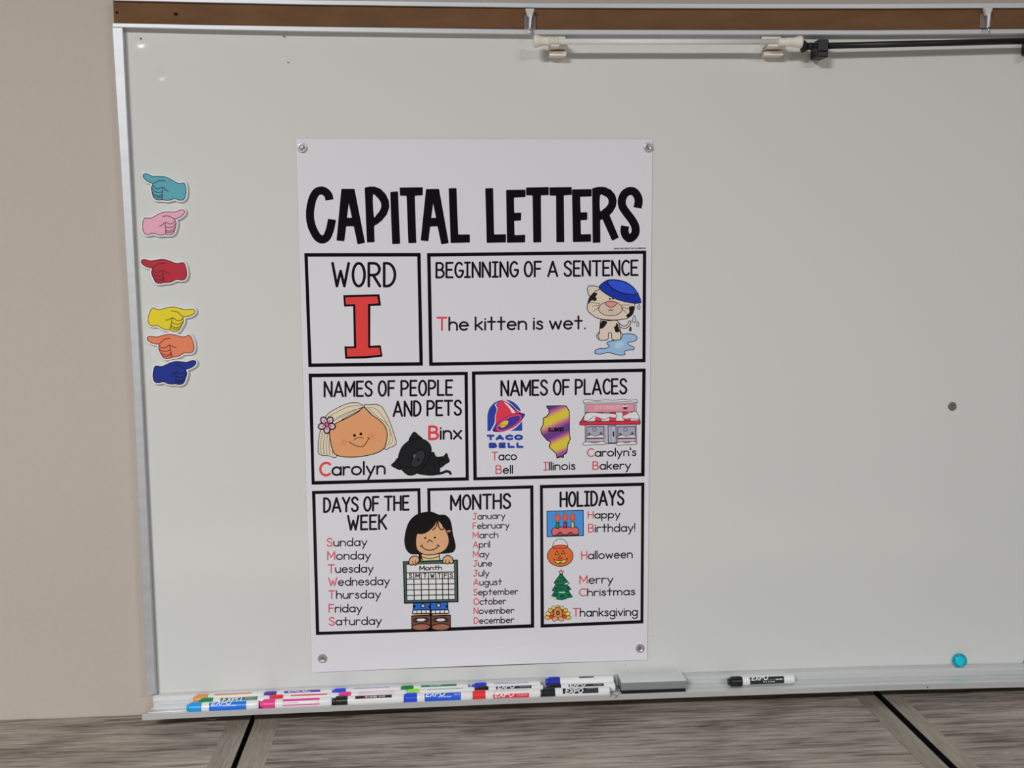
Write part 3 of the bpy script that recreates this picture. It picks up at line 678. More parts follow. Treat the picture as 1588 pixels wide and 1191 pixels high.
for wd_, y0, y1, x0, x1, hh in (('TACO', 657, 656, 166, 480, 50), ('BELL', 725, 723, 184, 484, 49)):
    text(m, wd_, (725 + x0 / 5.572, 565 + y0 / 5.572), (725 + x1 / 5.572, 565 + y1 / 5.572), hh / 5.572, 3.5, NB, gap=.34)
part(m, 'bell_logo', po)

# state map
MAPM = mat('map_print', (120, 60, 120), .28, spec=.28)
nt, b, N, L = nodes(MAPM)
tc = N('ShaderNodeTexCoord'); dt = N('ShaderNodeVectorMath'); dt.operation = 'DOT_PRODUCT'; L(tc.outputs['Object'], dt.inputs[0])
sz = 1 / (5.572 * 895.)                                # drawing unit in metres
q0 = P(725 + 760 / 5.572, 565 + 580 / 5.572, YP) - po.location
dt.inputs[1].default_value = (.45, 0, -1)
mr = N('ShaderNodeMapRange'); c0_ = .45 * q0.x - q0.z; mr.inputs['From Min'].default_value = c0_ - 255 * sz; mr.inputs['From Max'].default_value = c0_ + 255 * sz
L(dt.outputs['Value'], mr.inputs['Value']); rp = N('ShaderNodeValToRGB'); e = rp.color_ramp.elements
PU, PK, YE = (92, 56, 120), (176, 92, 132), (196, 178, 56)
e[0].position = .07; e[0].color = (*T(PU), 1); e[1].position = .97; e[1].color = (*T(PU), 1)
for pos, cc in ((.14, PK), (.22, YE), (.32, YE), (.40, PK), (.48, PU), (.58, PU), (.64, PK), (.71, YE), (.83, YE), (.90, PK)): k = e.new(pos); k.color = (*T(cc), 1)
L(mr.outputs[0], rp.inputs[0]); L(rp.outputs[0], b.inputs['Base Color'])
m = Art(725, 565, 5.572)
IL = [(682, 360), (760, 359), (850, 358), (868, 385), (880, 410), (880, 500), (882, 610), (888, 645), (868, 690), (862, 735), (856, 768), (830, 780), (828, 806), (808, 800), (790, 804), (775, 812), (766, 770), (742, 748), (706, 716), (718, 672), (688, 655), (662, 625), (640, 598), (633, 560), (655, 520), (655, 465), (685, 450), (704, 425), (706, 395), (692, 378)]
m.fill(rounded(IL, 6), None, m=MAPM); m.line(rounded(IL, 6), 8, BLK, True)
text(m, 'ILLINOIS', (725 + 696 / 5.572, 565 + 582 / 5.572), (725 + 832 / 5.572, 565 + 580 / 5.572), 6.4, 1.5, gap=.22)
part(m, 'state_map_illustration', po)

# shop front
m = Art(725, 565, 5.572); SN = (206, 204, 212); OL = (30, 24, 34)
m.fill([(1015, 520), (1458, 515), (1462, 680), (1018, 690)], (176, 166, 180)); m.line([(1015, 520), (1458, 515), (1462, 680), (1018, 690)], 5, OL, True)
for x0, x1 in ((1030, 1180), (1298, 1450)):
    m.fill([(x0, 540), (x1, 537), (x1, 640), (x0, 644)], (150, 152, 168)); m.line([(x0, 540), (x1, 537), (x1, 640), (x0, 644)], 6, OL, True)
    c_ = (x0 + x1) / 2; m.line(ell(c_ - 8, 562, 16), 5, (70, 62, 74), True, up_=False)
    m.fill([(x0 + 6, 610), (x0 + 22, 588), (x0 + 36, 610)], (60, 54, 62)); m.fill([(x1 - 45, 606), (x1 - 26, 580), (x1 - 8, 604)], (84, 64, 66), up_=False)
    m.shape([(x0, 625), (x0 + 40, 612), (c_, 622), (x1 - 30, 610), (x1, 620), (x1, 634), (x0, 636)], SN, 4, True, OL)
    m.fill([(x0, 645), (x1, 640), (x1, 668), (x0, 672)], (186, 160, 174)); m.line([(x0, 645), (x1, 640), (x1, 668), (x0, 672)], 4, OL, True)
m.fill([(1215, 532), (1282, 530), (1284, 678), (1217, 680)], (164, 166, 184)); m.line([(1215, 532), (1282, 530), (1284, 678), (1217, 680)], 6, OL, True); m.line([(1262, 585), (1262, 620)], 12, OL); m.line([(1238, 540), (1240, 676)], 3, OL)
for x0, x1 in ((998, 1196), (1286, 1462)): m.shape([(x0, 684), (x0 + 30, 670), ((x0 + x1) / 2, 676), (x1 - 30, 668), (x1, 678), (x1 - 10, 692), ((x0 + x1) / 2, 694), (x0 + 10, 698)], SN, 4, True, OL)
m.fill([(1015, 318), (1455, 312), (1455, 415), (1015, 418)], (192, 186, 196)); m.line([(1015, 318), (1455, 312), (1455, 415), (1015, 418)], 5, OL, True)
m.fill([(1030, 345), (1440, 338), (1442, 412), (1030, 416)], (226, 134, 146)); m.line([(1030, 345), (1440, 338), (1442, 412), (1030, 416)], 4, OL, True)
text(m, 'CITY BAKERY', (725 + 1100 / 5.572, 565 + 390 / 5.572), (725 + 1328 / 5.572, 565 + 386 / 5.572), 6, 1.0, (232, 170, 178), gap=.28)
m.fill(ell(1362, 366, 22, 15), (206, 200, 204)); m.fill([(1342, 368), (1384, 367), (1376, 390), (1350, 390)], (70, 50, 54)); m.fill(ell(1362, 350, 6), (190, 60, 70))
m.shape([(1002, 322), (1010, 308), (1050, 306), (1120, 316), (1190, 306), (1260, 312), (1340, 302), (1410, 310), (1455, 303), (1468, 318), (1462, 330), (1380, 322), (1240, 328), (1100, 326), (1012, 334)], SN, 4, True, OL)
aw = [(1025, 418), (1450, 410), (1490, 490), (975, 500)]; m.fill(aw, (206, 60, 78))
for k in range(1, 8, 2):
    u0, u1 = k / 8 - .02, (k + 1) / 8 - .02
    f = lambda u, v: ((1025 + 425 * u) * (1 - v) + (975 + 515 * u) * v, (418 - 8 * u) * (1 - v) + (500 - 10 * u) * v)
    m.fill([f(u0, 0), f(u1, 0), f(u1, 1), f(u0, 1)], SN, up_=(k == 1))
m.line(aw, 5, OL, True)
m.fill([(970, 496), (1492, 488), (1492, 516), (970, 524)], (190, 50, 66)); m.line([(970, 496), (1492, 488), (1492, 516), (970, 524)], 5, OL, True)
m.shape([(1005, 470), (1025, 425), (1090, 415), (1180, 424), (1275, 430), (1292, 455), (1262, 462), (1225, 458), (1180, 476), (1130, 460), (1090, 452), (1060, 475), (1020, 490)], SN, 4, True, OL)
m.shape([(1335, 455), (1380, 428), (1450, 408), (1470, 430), (1485, 468), (1440, 474), (1410, 466), (1370, 472)], SN, 4, True, OL)
part(m, 'bakery_illustration', po)

# dark haired girl with a month sheet
m = Art(475, 745, 4.863); SK = (198, 152, 114); HB = (14, 12, 14)
m.layer = 3
m.shape([(808, 915), (1066, 912), (1068, 975), (806, 980)], (38, 98, 186), 7, False)
m.line([(935, 930), (935, 1000)], 10)
for x, y in ((880, 946), (998, 942)): m.shape(ell(x, y, 15), (206, 160, 150), 7, False); m.layer -= 2
for x, y in ((815, 950), (1060, 950), (930, 955)): m.fill(ell(x, y, 10), HB, up_=False)
m.layer += 3
for x0, x1 in ((800, 936), (940, 1076)):
    m.fill(rounded([(x0 + 12, 1000), (x1 - 12, 998), (x1 - 12, 1022), (x0 + 12, 1024)], 5), SK, up_=False)
    m.shape(rounded([(x0 + 4, 978), (x1 - 4, 975), (x1, 1003), (x0, 1006)], 8), (205, 203, 208), 7, False); m.layer -= 1
    for k in range(1, 4): m.line([(x0 + k * 34, 978), (x0 + k * 34, 1004)], 6); m.layer -= 1
m.layer += 2
for x0, x1 in ((795, 937), (942, 1086)):
    m.shape([(x0, 1022), (x1, 1016), (x1 + 1, 1112), (x0 + 2, 1128)], (104, 70, 58), 7, False)
    c_ = (x0 + x1) / 2
    m.shape(ell(c_, 1106, 70, 25, -2), (146, 94, 76), 7, False); m.shape(ell(c_, 1052, 44, 14, -2), (205, 200, 204), 7, False)
    for s_ in (-1, 1): m.line(ell(c_ + s_ * 44, 1055, 12), 6, HB, True, up_=False)
    m.line([(c_ - 40, 1040), (c_ + 40, 1036)], 8, up_=False); m.layer -= 4
m.layer += 5
m.shape([(868, 548), (1000, 545), (1008, 608), (862, 610)], (226, 178, 130), 7, False); m.line(smooth([(870, 575), (935, 590), (1002, 572)], False), 6); m.line(smooth([(845, 590), (860, 575), (878, 600)], False), 8, up_=False)
m.shape([(862, 245), (940, 236), (1000, 258), (1050, 262), (1088, 305), (1105, 400), (1126, 495), (1108, 538), (1062, 550), (940, 556), (830, 557), (778, 550), (745, 500), (742, 420), (768, 325), (810, 272)], HB, 0)
m.shape([(990, 303), (1032, 342), (1066, 402), (1076, 468), (1050, 522), (1000, 550), (920, 562), (860, 545), (828, 500), (832, 408), (870, 402), (910, 388), (955, 350)], SK, 7)
for x, y in ((862, 478), (1040, 470)): m.fill(ell(x, y, 28, 20), (208, 146, 112))
m.line(smooth([(990, 300), (1000, 350), (1020, 373), (1040, 358), (1028, 346)], False), 8); m.line(smooth([(990, 305), (975, 355), (952, 374)], False), 8, up_=False)
for p in ((897, 434), (970, 431)): m.fill(ell(*p, 9, 7), HB, up_=False)
m.line(smooth([(914, 466), (930, 449), (952, 466)], False), 7, up_=False); m.line(smooth([(868, 494), (898, 520), (940, 526), (980, 512), (996, 490)], False), 7, up_=False)
m.line([(860, 500), (876, 488)], 7, up_=False); m.line([(988, 486), (1004, 496)], 7, up_=False)
m.shape(ell(1074, 383, 20, 10, -8), (224, 112, 130), 6, False)
m.layer += 1
m.fill([(728, 610), (1142, 597), (1147, 918), (738, 930)], HB); m.fill([(737, 618), (1134, 606), (1138, 910), (746, 921)], (64, 88, 78)); m.fill([(752, 633), (1116, 622), (1122, 898), (758, 908)], HB); m.fill([(757, 637), (1112, 627), (1118, 893), (762, 903)], (202, 201, 206))
m.layer += 1; ly0 = m.layer
gx = [757, 810, 865, 921, 976, 1026, 1070, 1113]
for y0, y1 in ((697, 690), (745, 741), (785, 780), (827, 822), (868, 862)): m.line([(757, y0), (1116, y1)], 7, up_=False)
for x in gx[1:-1]: m.line([(x, 695), (x + 4, 900)], 7, up_=False)
def t7(x, y): return (475 + x / 4.863, 745 + y / 4.863)
text(m, 'Month', t7(852, 682), t7(1024, 677), 8.0, 1.6, BLK); m.layer = ly0
for i, ch in enumerate('SMTWTFS'):
    c_ = (gx[i] + gx[i + 1]) / 2 + 2; hw = 17 if ch in 'MW' else 13
    text(m, ch, t7(c_ - hw, 738 - i * .5), t7(c_ + hw, 738 - i * .5), 7.8, 1.5, BLK); m.layer = ly0
m.layer = ly0 + 1
m.shape([(772, 622), (785, 585), (815, 570), (845, 580), (852, 605), (838, 620), (825, 640), (808, 634), (792, 640), (780, 632)], SK, 7)
m.shape([(1030, 618), (1035, 585), (1065, 566), (1096, 580), (1108, 612), (1094, 628), (1080, 620), (1066, 632), (1050, 622), (1040, 628)], SK, 7)
for st in ([(800, 612), (808, 634)], [(822, 606), (826, 636)], [(1052, 602), (1050, 622)], [(1078, 600), (1080, 620)]): m.line(st, 5, up_=False)
part(m, 'girl_with_calendar_illustration', po)

# birthday cake card
m = Art(725, 740, 4.765); m.fill([(587, 252), (855, 244), (857, 432), (588, 440)], (62, 134, 206)); m.line([(587, 252), (855, 244), (857, 432), (588, 440)], 6, OL, True)
m.shape([(630, 432), (640, 400), (720, 392), (810, 392), (822, 428)], (128, 80, 52), 5, False)
m.shape([(622, 402), (636, 376), (690, 368), (750, 370), (800, 368), (822, 392), (816, 420), (788, 424), (762, 406), (735, 425), (708, 424), (685, 405), (660, 425), (632, 430)], (228, 96, 104), 5)
for x, y, cc in ((665, 335, (40, 128, 84)), (722, 331, (138, 56, 120)), (777, 331, (232, 176, 92))):
    m.shape([(x - 11, y), (x + 11, y - 1), (x + 11, y + 43), (x - 11, y + 44)], cc, 5, False); m.layer -= 2
    m.shape([(x - 6, y - 68), (x + 16, y - 45), (x + 20, y - 28), (x + 6, y - 10), (x - 14, y - 14), (x - 20, y - 32)], (226, 92, 62), 4, True, (150, 50, 40)); m.layer -= 2
part(m, 'cake_illustration', po)
# pumpkin bucket
m = Art(725, 740, 4.765); OR = (220, 98, 48)
m.line(smooth([(627, 512), (640, 480), (665, 460), (690, 457), (715, 465), (735, 488), (743, 508)], False), 4)
m.shape(ell(685, 582, 95, 78), OR, 5, False); m.shape(ell(685, 515, 57, 14, -2), (200, 80, 40), 4, False)
for p in ([(660, 545), (647, 572), (676, 570)], [(707, 542), (692, 567), (720, 566)], [(683, 582), (670, 604), (697, 602)]): m.shape(p, (226, 140, 62), 5, False); m.layer -= 2
m.layer += 2; m.shape([(638, 606), (660, 616), (685, 618), (715, 612), (740, 600), (724, 628), (704, 640), (694, 628), (680, 630), (676, 640), (655, 634)], (216, 190, 80), 5, False)
part(m, 'pumpkin_illustration', po)
# fir tree
m = Art(725, 740, 4.765); GR = (26, 104, 74)
m.shape([(645, 842), (745, 838), (775, 885), (742, 892), (700, 907), (650, 900), (614, 888)], GR, 5, False)
m.shape([(655, 790), (732, 788), (764, 828), (735, 842), (700, 856), (660, 845), (624, 838)], GR, 5, False)
m.shape([(692, 712), (725, 752), (751, 785), (715, 798), (668, 796), (639, 782), (664, 745)], GR, 5, False)
star = [(692 + (20 if k % 2 == 0 else 9) * math.sin(PI * k / 5), 703 - (20 if k % 2 == 0 else 9) * math.cos(PI * k / 5)) for k in range(10)]; m.shape(star, (205, 170, 160), 4, False)
for st in ([(655, 768), (675, 774), (692, 764)], [(680, 742), (698, 746), (708, 732)], [(650, 828), (670, 815), (690, 812)], [(700, 822), (730, 830), (748, 815)], [(640, 870), (660, 862)], [(690, 884), (720, 876)]): m.line(smooth(st, False), 4, (8, 40, 30), up_=False)
for x, y in ((712, 762), (686, 832), (742, 815), (652, 872), (696, 880), (750, 872), (660, 822)): m.line(ell(x, y, 7), 4, (10, 44, 34), True, up_=False)
m.layer += 1
for st, wd_ in (([(618, 884), (634, 892), (652, 894)], 11), ([(678, 850), (700, 852), (718, 850)], 7), ([(722, 790), (742, 784)], 8)): m.line(st, wd_, (206, 208, 212), up_=False)
part(m, 'fir_tree_illustration', po)
# turkey
m = Art(725, 740, 4.765)
for k in range(9):
    a = math.radians(180 + 22.5 * k); m.shape(ell(668 + 74 * math.cos(a), 1036 + 66 * math.sin(a), 24, 16, math.degrees(a)), ((226, 168, 72), (232, 196, 116))[k % 2], 4, False, (110, 60, 40)); m.layer -= 2
m.layer += 2
for k in range(7):
    a = math.radians(180 + 30 * k); m.shape(ell(668 + 42 * math.cos(a), 1032 + 42 * math.sin(a), 22, 14, math.degrees(a)), ((196, 70, 48), (212, 110, 52))[k % 2], 4, False, (90, 40, 32)); m.layer -= 2
m.layer += 2
m.shape(ell(668, 1008, 33, 46), (190, 132, 78), 5, False, (70, 42, 30)); m.shape(ell(646, 1048, 22, 15, -20), (196, 150, 110), 4, False, (90, 60, 44)); m.shape(ell(692, 1048, 22, 15, 20), (196, 150, 110), 4, False, (90, 60, 44))
m.line(ell(668, 1004, 10, 14), 8, (60, 32, 24), True)
part(m, 'turkey_illustration', po)

# ------------------------------------------------------------------ button magnets
M_STEEL = mat('nickel_magnet', (175, 172, 168), .3, .85)
M_STEELD = mat('nickel_recess', (110, 106, 102), .35, .85)
def facing(p): return Matrix(((0, 1, 0, p.x), (-1, 0, 0, p.y), (0, 0, 1, p.z), (0, 0, 0, 1)))   # local X -> towards the room
def ring_magnet(px, py, label, y0=-.003):
    o = P(px, py, y0); t = empty('ring_magnet', o, label, 'magnet', 'silver ring magnets pinning the poster')
    m = MB(); S = 1 / 905.
    m.lathe([(0, 7 * S), (.0022, 7 * S), (.003, 6.5 * S), (.0032, 5.8 * S), (.0032, 4.6 * S), (.0022, 3.2 * S), (.0019, 2.4 * S)], M_STEEL, facing(o), 36, False); part(m, 'ring', t)
    m = MB(); m.lathe([(.0006, 2.5 * S), (.0021, 2.5 * S), (.0023, 1.2 * S), (.0015, .9 * S), (.0015, 0)], M_STEELD, facing(o), 24, False); part(m, 'recess', t)
ring_magnet(469, 229.2, 'silver ring magnet at the upper left corner of the poster')
ring_magnet(1005.3, 228.6, 'silver ring magnet at the upper right corner of the poster')
ring_magnet(500, 1020.5, 'silver ring magnet at the lower left corner of the poster')
ring_magnet(992.3, 1005, 'silver ring magnet at the lower right corner of the poster')
o = P(1476.5, 630, -.0005); m = MB(); S = 1 / 905.
m.lathe([(0, 6.8 * S), (.0016, 6.8 * S), (.0022, 6.2 * S), (.0022, 0)], mat('dull_magnet', (112, 110, 105), .45, .6), facing(o), 36, False)
m.add([P(x, y, -.0029) for x, y in ell(1478, 628.6, 1.7, 1.2, 0, 12)], [tuple(range(12))], mat('magnet_pit', (70, 68, 66)))
tag(m.build('button_magnet', None, o), 'small plain grey magnet alone on the bare right side of whiteboard', 'magnet')
M_TEAL = mat('teal_plastic', (0, 138, 160), .18, trans=.15, k=1.1); M_TEALL = mat('teal_plastic_face', (0, 172, 184), .25, k=1.1)
def teal(px, py, label):
    o = P(px, py, -.0005); t = empty('teal_magnet', o, label, 'magnet', 'teal magnets low on the board')
    m = MB(); S = 1 / 905.
    m.lathe([(0, 11 * S), (.001, 11.6 * S), (.004, 12 * S), (.0065, 11.7 * S), (.0078, 10.6 * S), (.0076, 9.4 * S), (.006, 8.2 * S), (.0058, 7.6 * S)], M_TEAL, facing(o), 40); part(m, 'rim', t)
    m = MB(); m.lathe([(.0005, 7.9 * S), (.0062, 7.9 * S), (.0068, 7.2 * S), (.0070, 0)], M_TEALL, facing(o), 36, False); part(m, 'button_face', t)
teal(1486.2, 1023, 'round teal magnet fully in view, just above the tray near right edge')
teal(1597, 1026.6, 'round teal magnet cut by the right edge of the photo')

# ------------------------------------------------------------------ pointing hand magnets
HAND = [(108, 205), (122, 182), (155, 178), (200, 195), (245, 213), (320, 215), (400, 218), (470, 240), (540, 280), (590, 308), (630, 315), (680, 310), (705, 332), (717, 400), (715, 470), (700, 522), (668, 551),
        (620, 552), (580, 537), (540, 535), (490, 552), (430, 554), (375, 545), (345, 550), (300, 545), (265, 525), (248, 490), (238, 450), (228, 400), (228, 365), (245, 338), (238, 314), (200, 300), (150, 270), (118, 235)]
HLINES = [[(245, 318), (300, 295), (345, 273), (425, 281)], [(252, 340), (255, 360), (280, 380), (320, 390), (370, 372), (400, 376), (430, 408), (470, 427)],
          [(230, 375), (255, 415), (300, 440), (355, 442), (388, 415), (383, 380)], [(236, 430), (270, 475), (330, 494), (370, 482), (382, 455), (380, 425)], [(250, 490), (300, 512), (350, 516), (378, 500), (381, 475)], [(374, 545), (382, 500)]]
HT, HW = (112, 205), (717, 430)
def hand(tip, wrist, mirror, rgb, lrgb, label):
    ax_, ay_ = HW[0] - HT[0], HW[1] - HT[1]; bx_, by_ = wrist[0] - tip[0], wrist[1] - tip[1]
    def tf(p):
        x, y = p[0] - HT[0], p[1] - HT[1]
        zr = complex(x, y) / complex(ax_, ay_)
        if mirror: zr = zr.conjugate()
        w_ = zr * complex(bx_, by_); return (tip[0] + w_.real, tip[1] + w_.imag)
    hp = [tf(p) for p in smooth(HAND, True, 4)]
    cx_ = sum(p[0] for p in hp) / len(hp); cy_ = sum(p[1] for p in hp) / len(hp)
    o = P(cx_, cy_, -.0005); t = empty('pointing_hand_magnet', o, label, 'magnet', 'pointing hand magnets down the left side of the board')
    # die-cut foam: the outline pushed outwards
    n = len(hp); area = sum(hp[i][0] * hp[(i + 1) % n][1] - hp[(i + 1) % n][0] * hp[i][1] for i in range(n)); sg = 1 if area > 0 else -1
    out = []
    for i in range(n):
        dx, dy = hp[(i + 2) % n][0] - hp[i - 2][0], hp[(i + 2) % n][1] - hp[i - 2][1]; l = math.hypot(dx, dy) or 1
        out.append((hp[i][0] + sg * dy / l * 2.7, hp[i][1] - sg * dx / l * 2.7))
    for _ in range(3): out = [tuple((out[i - 1][k] + 2 * out[i][k] + out[(i + 1) % n][k]) / 4 for k in (0, 1)) for i in range(n)]
    def cross_(a, b, c_, d_):
        r = (b[0] - a[0], b[1] - a[1]); q = (d_[0] - c_[0], d_[1] - c_[1]); den = r[0] * q[1] - r[1] * q[0]
        if abs(den) < 1e-9: return None
        t_ = ((c_[0] - a[0]) * q[1] - (c_[1] - a[1]) * q[0]) / den; u_ = ((c_[0] - a[0]) * r[1] - (c_[1] - a[1]) * r[0]) / den
        return (a[0] + t_ * r[0], a[1] + t_ * r[1]) if 0 <= t_ <= 1 and 0 <= u_ <= 1 else None
    i = 0
    while i < len(out) - 3:                             # cut the small loops the outward push leaves in the notches
        for j in range(min(i + 24, len(out) - 2), i + 1, -1):
            x_ = cross_(out[i], out[i + 1], out[j], out[j + 1])
            if x_: out[i + 1:j + 1] = [x_]; break
        i += 1
    n = len(out)
    yf = -.0062
    def bp(p, y): q = P(p[0], p[1], yf); return Vector((q.x, y, q.z))
    m = MB(); tri = [tuple(x) for x in tessellate_polygon([[Vector((*p, 0)) for p in out]])]
    rim_ = []
    for i in range(n):
        dx, dy = out[(i + 1) % n][0] - out[i - 1][0], out[(i + 1) % n][1] - out[i - 1][1]; l = math.hypot(dx, dy) or 1; rim_.append((sg * dy / l, -sg * dx / l))
    grow = [(out[i][0] + rim_[i][0] * .6, out[i][1] + rim_[i][1] * .6) for i in range(n)]
    m.add([bp(p, yf) for p in out] + [bp(p, -.0048) for p in grow] + [bp(p, -.0003) for p in grow],
          tri + [(i, (i + 1) % n, n + (i + 1) % n, n + i) for i in range(n)] + [(n + i, n + (i + 1) % n, 2 * n + (i + 1) % n, 2 * n + i) for i in range(n)], mat('white_foam', (214, 212, 210), .5))
    part(m, 'foam_base', t)
    m = Art(fn=lambda x, y, l: P(x, y, yf - .00015 - .0001 * l)); fm = mat('hand_print_%d_%d_%d' % rgb, rgb, .5, spec=.3); lm = mat('hand_line_%d_%d_%d' % lrgb, lrgb, .5, spec=.3)
    m.layer = 0; m.fill(hp, None, m=fm); m.line(hp, 1.25, None, True, m=lm)
    for st in HLINES: m.line([tf(p) for p in smooth(st, False, 5)], 1.3, None, m=lm, up_=False)
    part(m, 'printed_hand', t)
def z9(x, y): return (210 + x / 9.158, 250 + y / 9.158)
def z8(x, y): return (210 + x / 8.508, 380 + y / 8.508)
def z7(x, y): return (210 + x / 7.942, 460 + y / 7.942)
hand(z9(112, 205), z9(717, 430), False, (76, 146, 160), (28, 62, 78), 'teal pointing hand magnet, topmost on the left of the whiteboard')
hand(z9(694, 716), z9(103, 920), True, (208, 148, 166), (104, 58, 72), 'pink pointing hand magnet under the teal one, finger to the right')
hand(z8(80, 222), z8(672, 335), False, (160, 34, 50), (92, 14, 26), 'red pointing hand magnet, finger to the left')
hand(z8(782, 880), z8(175, 930), True, (206, 184, 34), (104, 84, 20), 'yellow pointing hand magnet, resting just above the orange one')
hand(z7(148, 522), z7(712, 569), False, (212, 114, 82), (112, 36, 26), 'orange pointing hand magnet between the yellow and the dark blue one')
hand(z7(742, 812), z7(218, 950), True, (20, 40, 124), (10, 16, 62), 'dark blue pointing hand magnet, lowest of the six')

# ------------------------------------------------------------------ dry-erase markers in the tray
RB = .0082
M_WHT = mat('marker_barrel_white', (222, 221, 224), .3)
def cyl_pt(o, u, a, r): return Vector((o.x + u, o.y - r * math.cos(a), o.z + r * math.sin(a)))   # a: 0 faces the room, 90 degrees faces up
def patch(mb, o, u0, u1, a0, a1, r, m_):
    n = max(2, int(abs(a1 - a0) / 8)); vs_ = []
    for k in range(n + 1):
        a = math.radians(a0 + (a1 - a0) * k / n); vs_ += [cyl_pt(o, u0, a, r), cyl_pt(o, u1, a, r)]
    mb.add(vs_, [(2 * k, 2 * k + 1, 2 * k + 3, 2 * k + 2) for k in range(n)], m_, True)
def cyltext(mb, o, txt, u0, u1, a_base, hgt, pen, r, m_, slant=0.):
    ly, W_ = layout(txt, .22, .3)
    for _, strokes in ly:
        for st in strokes:
            q = []
            for i, (x, y) in enumerate(st):
                if i:
                    for k in range(1, 4): q.append((st[i - 1][0] + (x - st[i - 1][0]) * k / 4, st[i - 1][1] + (y - st[i - 1][1]) * k / 4))
                q.append((x, y))
            qq = [(u0 + (u1 - u0) * (x / W_) + slant * y * hgt, y * hgt) for x, y in q]
            for k, polys in enumerate(ribbon(qq, pen)):
                for i, poly in enumerate(polys): mb.add([cyl_pt(o, u, math.radians(a_base) + v / r, r + k * .00001 + .00001 * i / len(polys)) for u, v in poly], [tuple(range(len(poly)))], m_)
ROWY = {'back': -.0195, 'mid': -.0362, 'front': -.0530}
def marker(row, px0, cap, label, bands=(), words=(), yaw=0., capname='marker_cap', dy=0., dz_=0.):
    y = ROWY[row] + dy; x0 = P(px0, {'back': 1078, 'mid': 1084, 'front': 1092}[row] - (px0 - 480) * .041, y).x
    o = Vector((x0, y, tz(x0 + .06) + .0043 + RB + .0004 + dz_))
    t = empty('dry_erase_marker', o, label, 'marker', 'dry-erase markers in the tray')
    dz = (tz(x0 + .12) - tz(x0)) / .12; ang = math.atan(dz)
    t.rotation_euler = (0, -ang, math.radians(yaw))
    z0 = Vector((0, 0, 0)); I = Matrix.Identity(4)
    def sub(mb, nm, par=t): ob = mb.build(nm); ob.parent = par; return ob
    cm = mat('cap_%d_%d_%d' % cap, cap, .32)
    m = MB(); m.lathe([(0, 0), (0, .0050), (.0006, .0056), (.0036, .0060), (.0042, .0072), (.0058, .0084), (.0245, .0087), (.0252, .0083), (.0252, 0)], cm, I, 40, False)
    for k in range(10):                                 # grip ribs of the cap
        a = 2 * PI * k / 10; p = [cyl_pt(z0, u, a, r) for u, r in ((.007, .0084), (.022, .0087))]; m.tube(p, .0004, cm, 6)
    sub(m, capname)
    m = MB(); m.lathe([(.0252, .0070), (.0256, .0078), (.0285, RB), (.1160, RB), (.1205, .0078), (.1216, .0068), (.1217, 0)], M_WHT, I, 44, False); sub(m, 'barrel')
    m = MB()
    for u0, u1, a0, a1, rgb in bands: patch(m, z0, u0, u1, a0, a1, RB + .00012, mat('label_%d_%d_%d' % rgb, rgb, .35))
    for tx, u0, u1, ab, hgt, pen, rgb, sl in words: cyltext(m, z0, tx, u0, u1, ab, hgt, pen, RB + .00026, mat('label_%d_%d_%d' % rgb, rgb, .35), sl)
    if m.v: sub(m, 'printed_label')
    return t
LW = (226, 226, 228)
def expo(u, a, k=1., rgb=LW): return ('EXPO', u, u + .031 * k, a, .0084 * k, .0019 * k, rgb, .3)
LB0, LB1 = .0385, .1010
def full(rgb, a0=-60, a1=95): return (LB0, LB1, a0, a1, rgb)
def lines_(rgb, a, th=7): return [(LB0, LB1, a, a + th, rgb), (LB0, .064, a + 22, a + 26, rgb), (.092, LB1 - .002, a + 22, a + 26, rgb)]
OG, GN, LBU, PUR, RD, MG, BLU, HP, BK, LIM = (250, 130, 72), (0, 118, 62), (16, 138, 220), (78, 50, 130), (206, 40, 46), (214, 56, 124), (34, 62, 196), (216, 56, 120), (22, 21, 23), (142, 200, 70)
SMALL = lambda a, rgb=LW: ('dry erase', .062, .084, a, .0022, .0005, rgb, 0.)
BOXL = lambda a, rgb: (.080, .098, a, a + 22, rgb)
marker('back', 300, OG, 'orange-capped marker at the left end, behind the green one', [(.0365, .100, 66, 100, (214, 120, 66))])
marker('mid', 307.8, GN, 'dark green marker between the orange and the light blue one', [full((44, 92, 74), 28, 82), BOXL(50, LW), (.082, .096, 58, 63, (120, 150, 140))], [expo(.042, 26)])
marker('front', 290, LBU, 'light blue marker in front of the dark green and orange ones', [full((20, 104, 204), -60, 80)], [expo(.043, 38), SMALL(22)])
marker('back', 406.5, PUR, 'purple marker behind the red and magenta ones', [full((76, 40, 140), 54, 100)], [expo(.046, 70), SMALL(60)])
marker('mid', 416.5, RD, 'red marker between the purple one and the magenta one', [(LB0, LB1, 62, 84, (214, 44, 60))])
marker('front', 404, MG, 'magenta marker in front of the red and purple ones', [full((206, 40, 128), 48, 78), (LB0, .065, 26, 32, (206, 40, 128)), (.094, .1, 28, 33, (206, 40, 128)), (LB0, LB1, -6, 6, (206, 40, 128))])
marker('back', 514, BLU, 'blue-capped marker behind the hot pink and black ones', lines_((56, 70, 180), 76, 9))
marker('mid', 522, HP, 'hot pink marker behind a black one, with thin pink label lines', lines_((206, 70, 130), 46, 5) + [(LB0, LB1, 84, 89, (206, 70, 130))])
marker('front', 516.5, BK, 'black marker in front of the hot pink one, left part of tray', [full((34, 32, 34), 40, 84)], [('dry erase', .055, .075, 50, .0036, .0007, LW, .2), ('low odor', .079, .09, 54, .0024, .0005, LW, 0)])
marker('back', 619, (16, 112, 56), 'green-capped marker behind the lime green one', [full((24, 116, 68), 56, 100)], [('dry erase', .054, .073, 72, .003, .0006, LW, .2)])
marker('mid', 628, LIM, 'lime green capped marker between a green and a blue one', [(LB0, LB1, 70, 78, (64, 130, 84))])
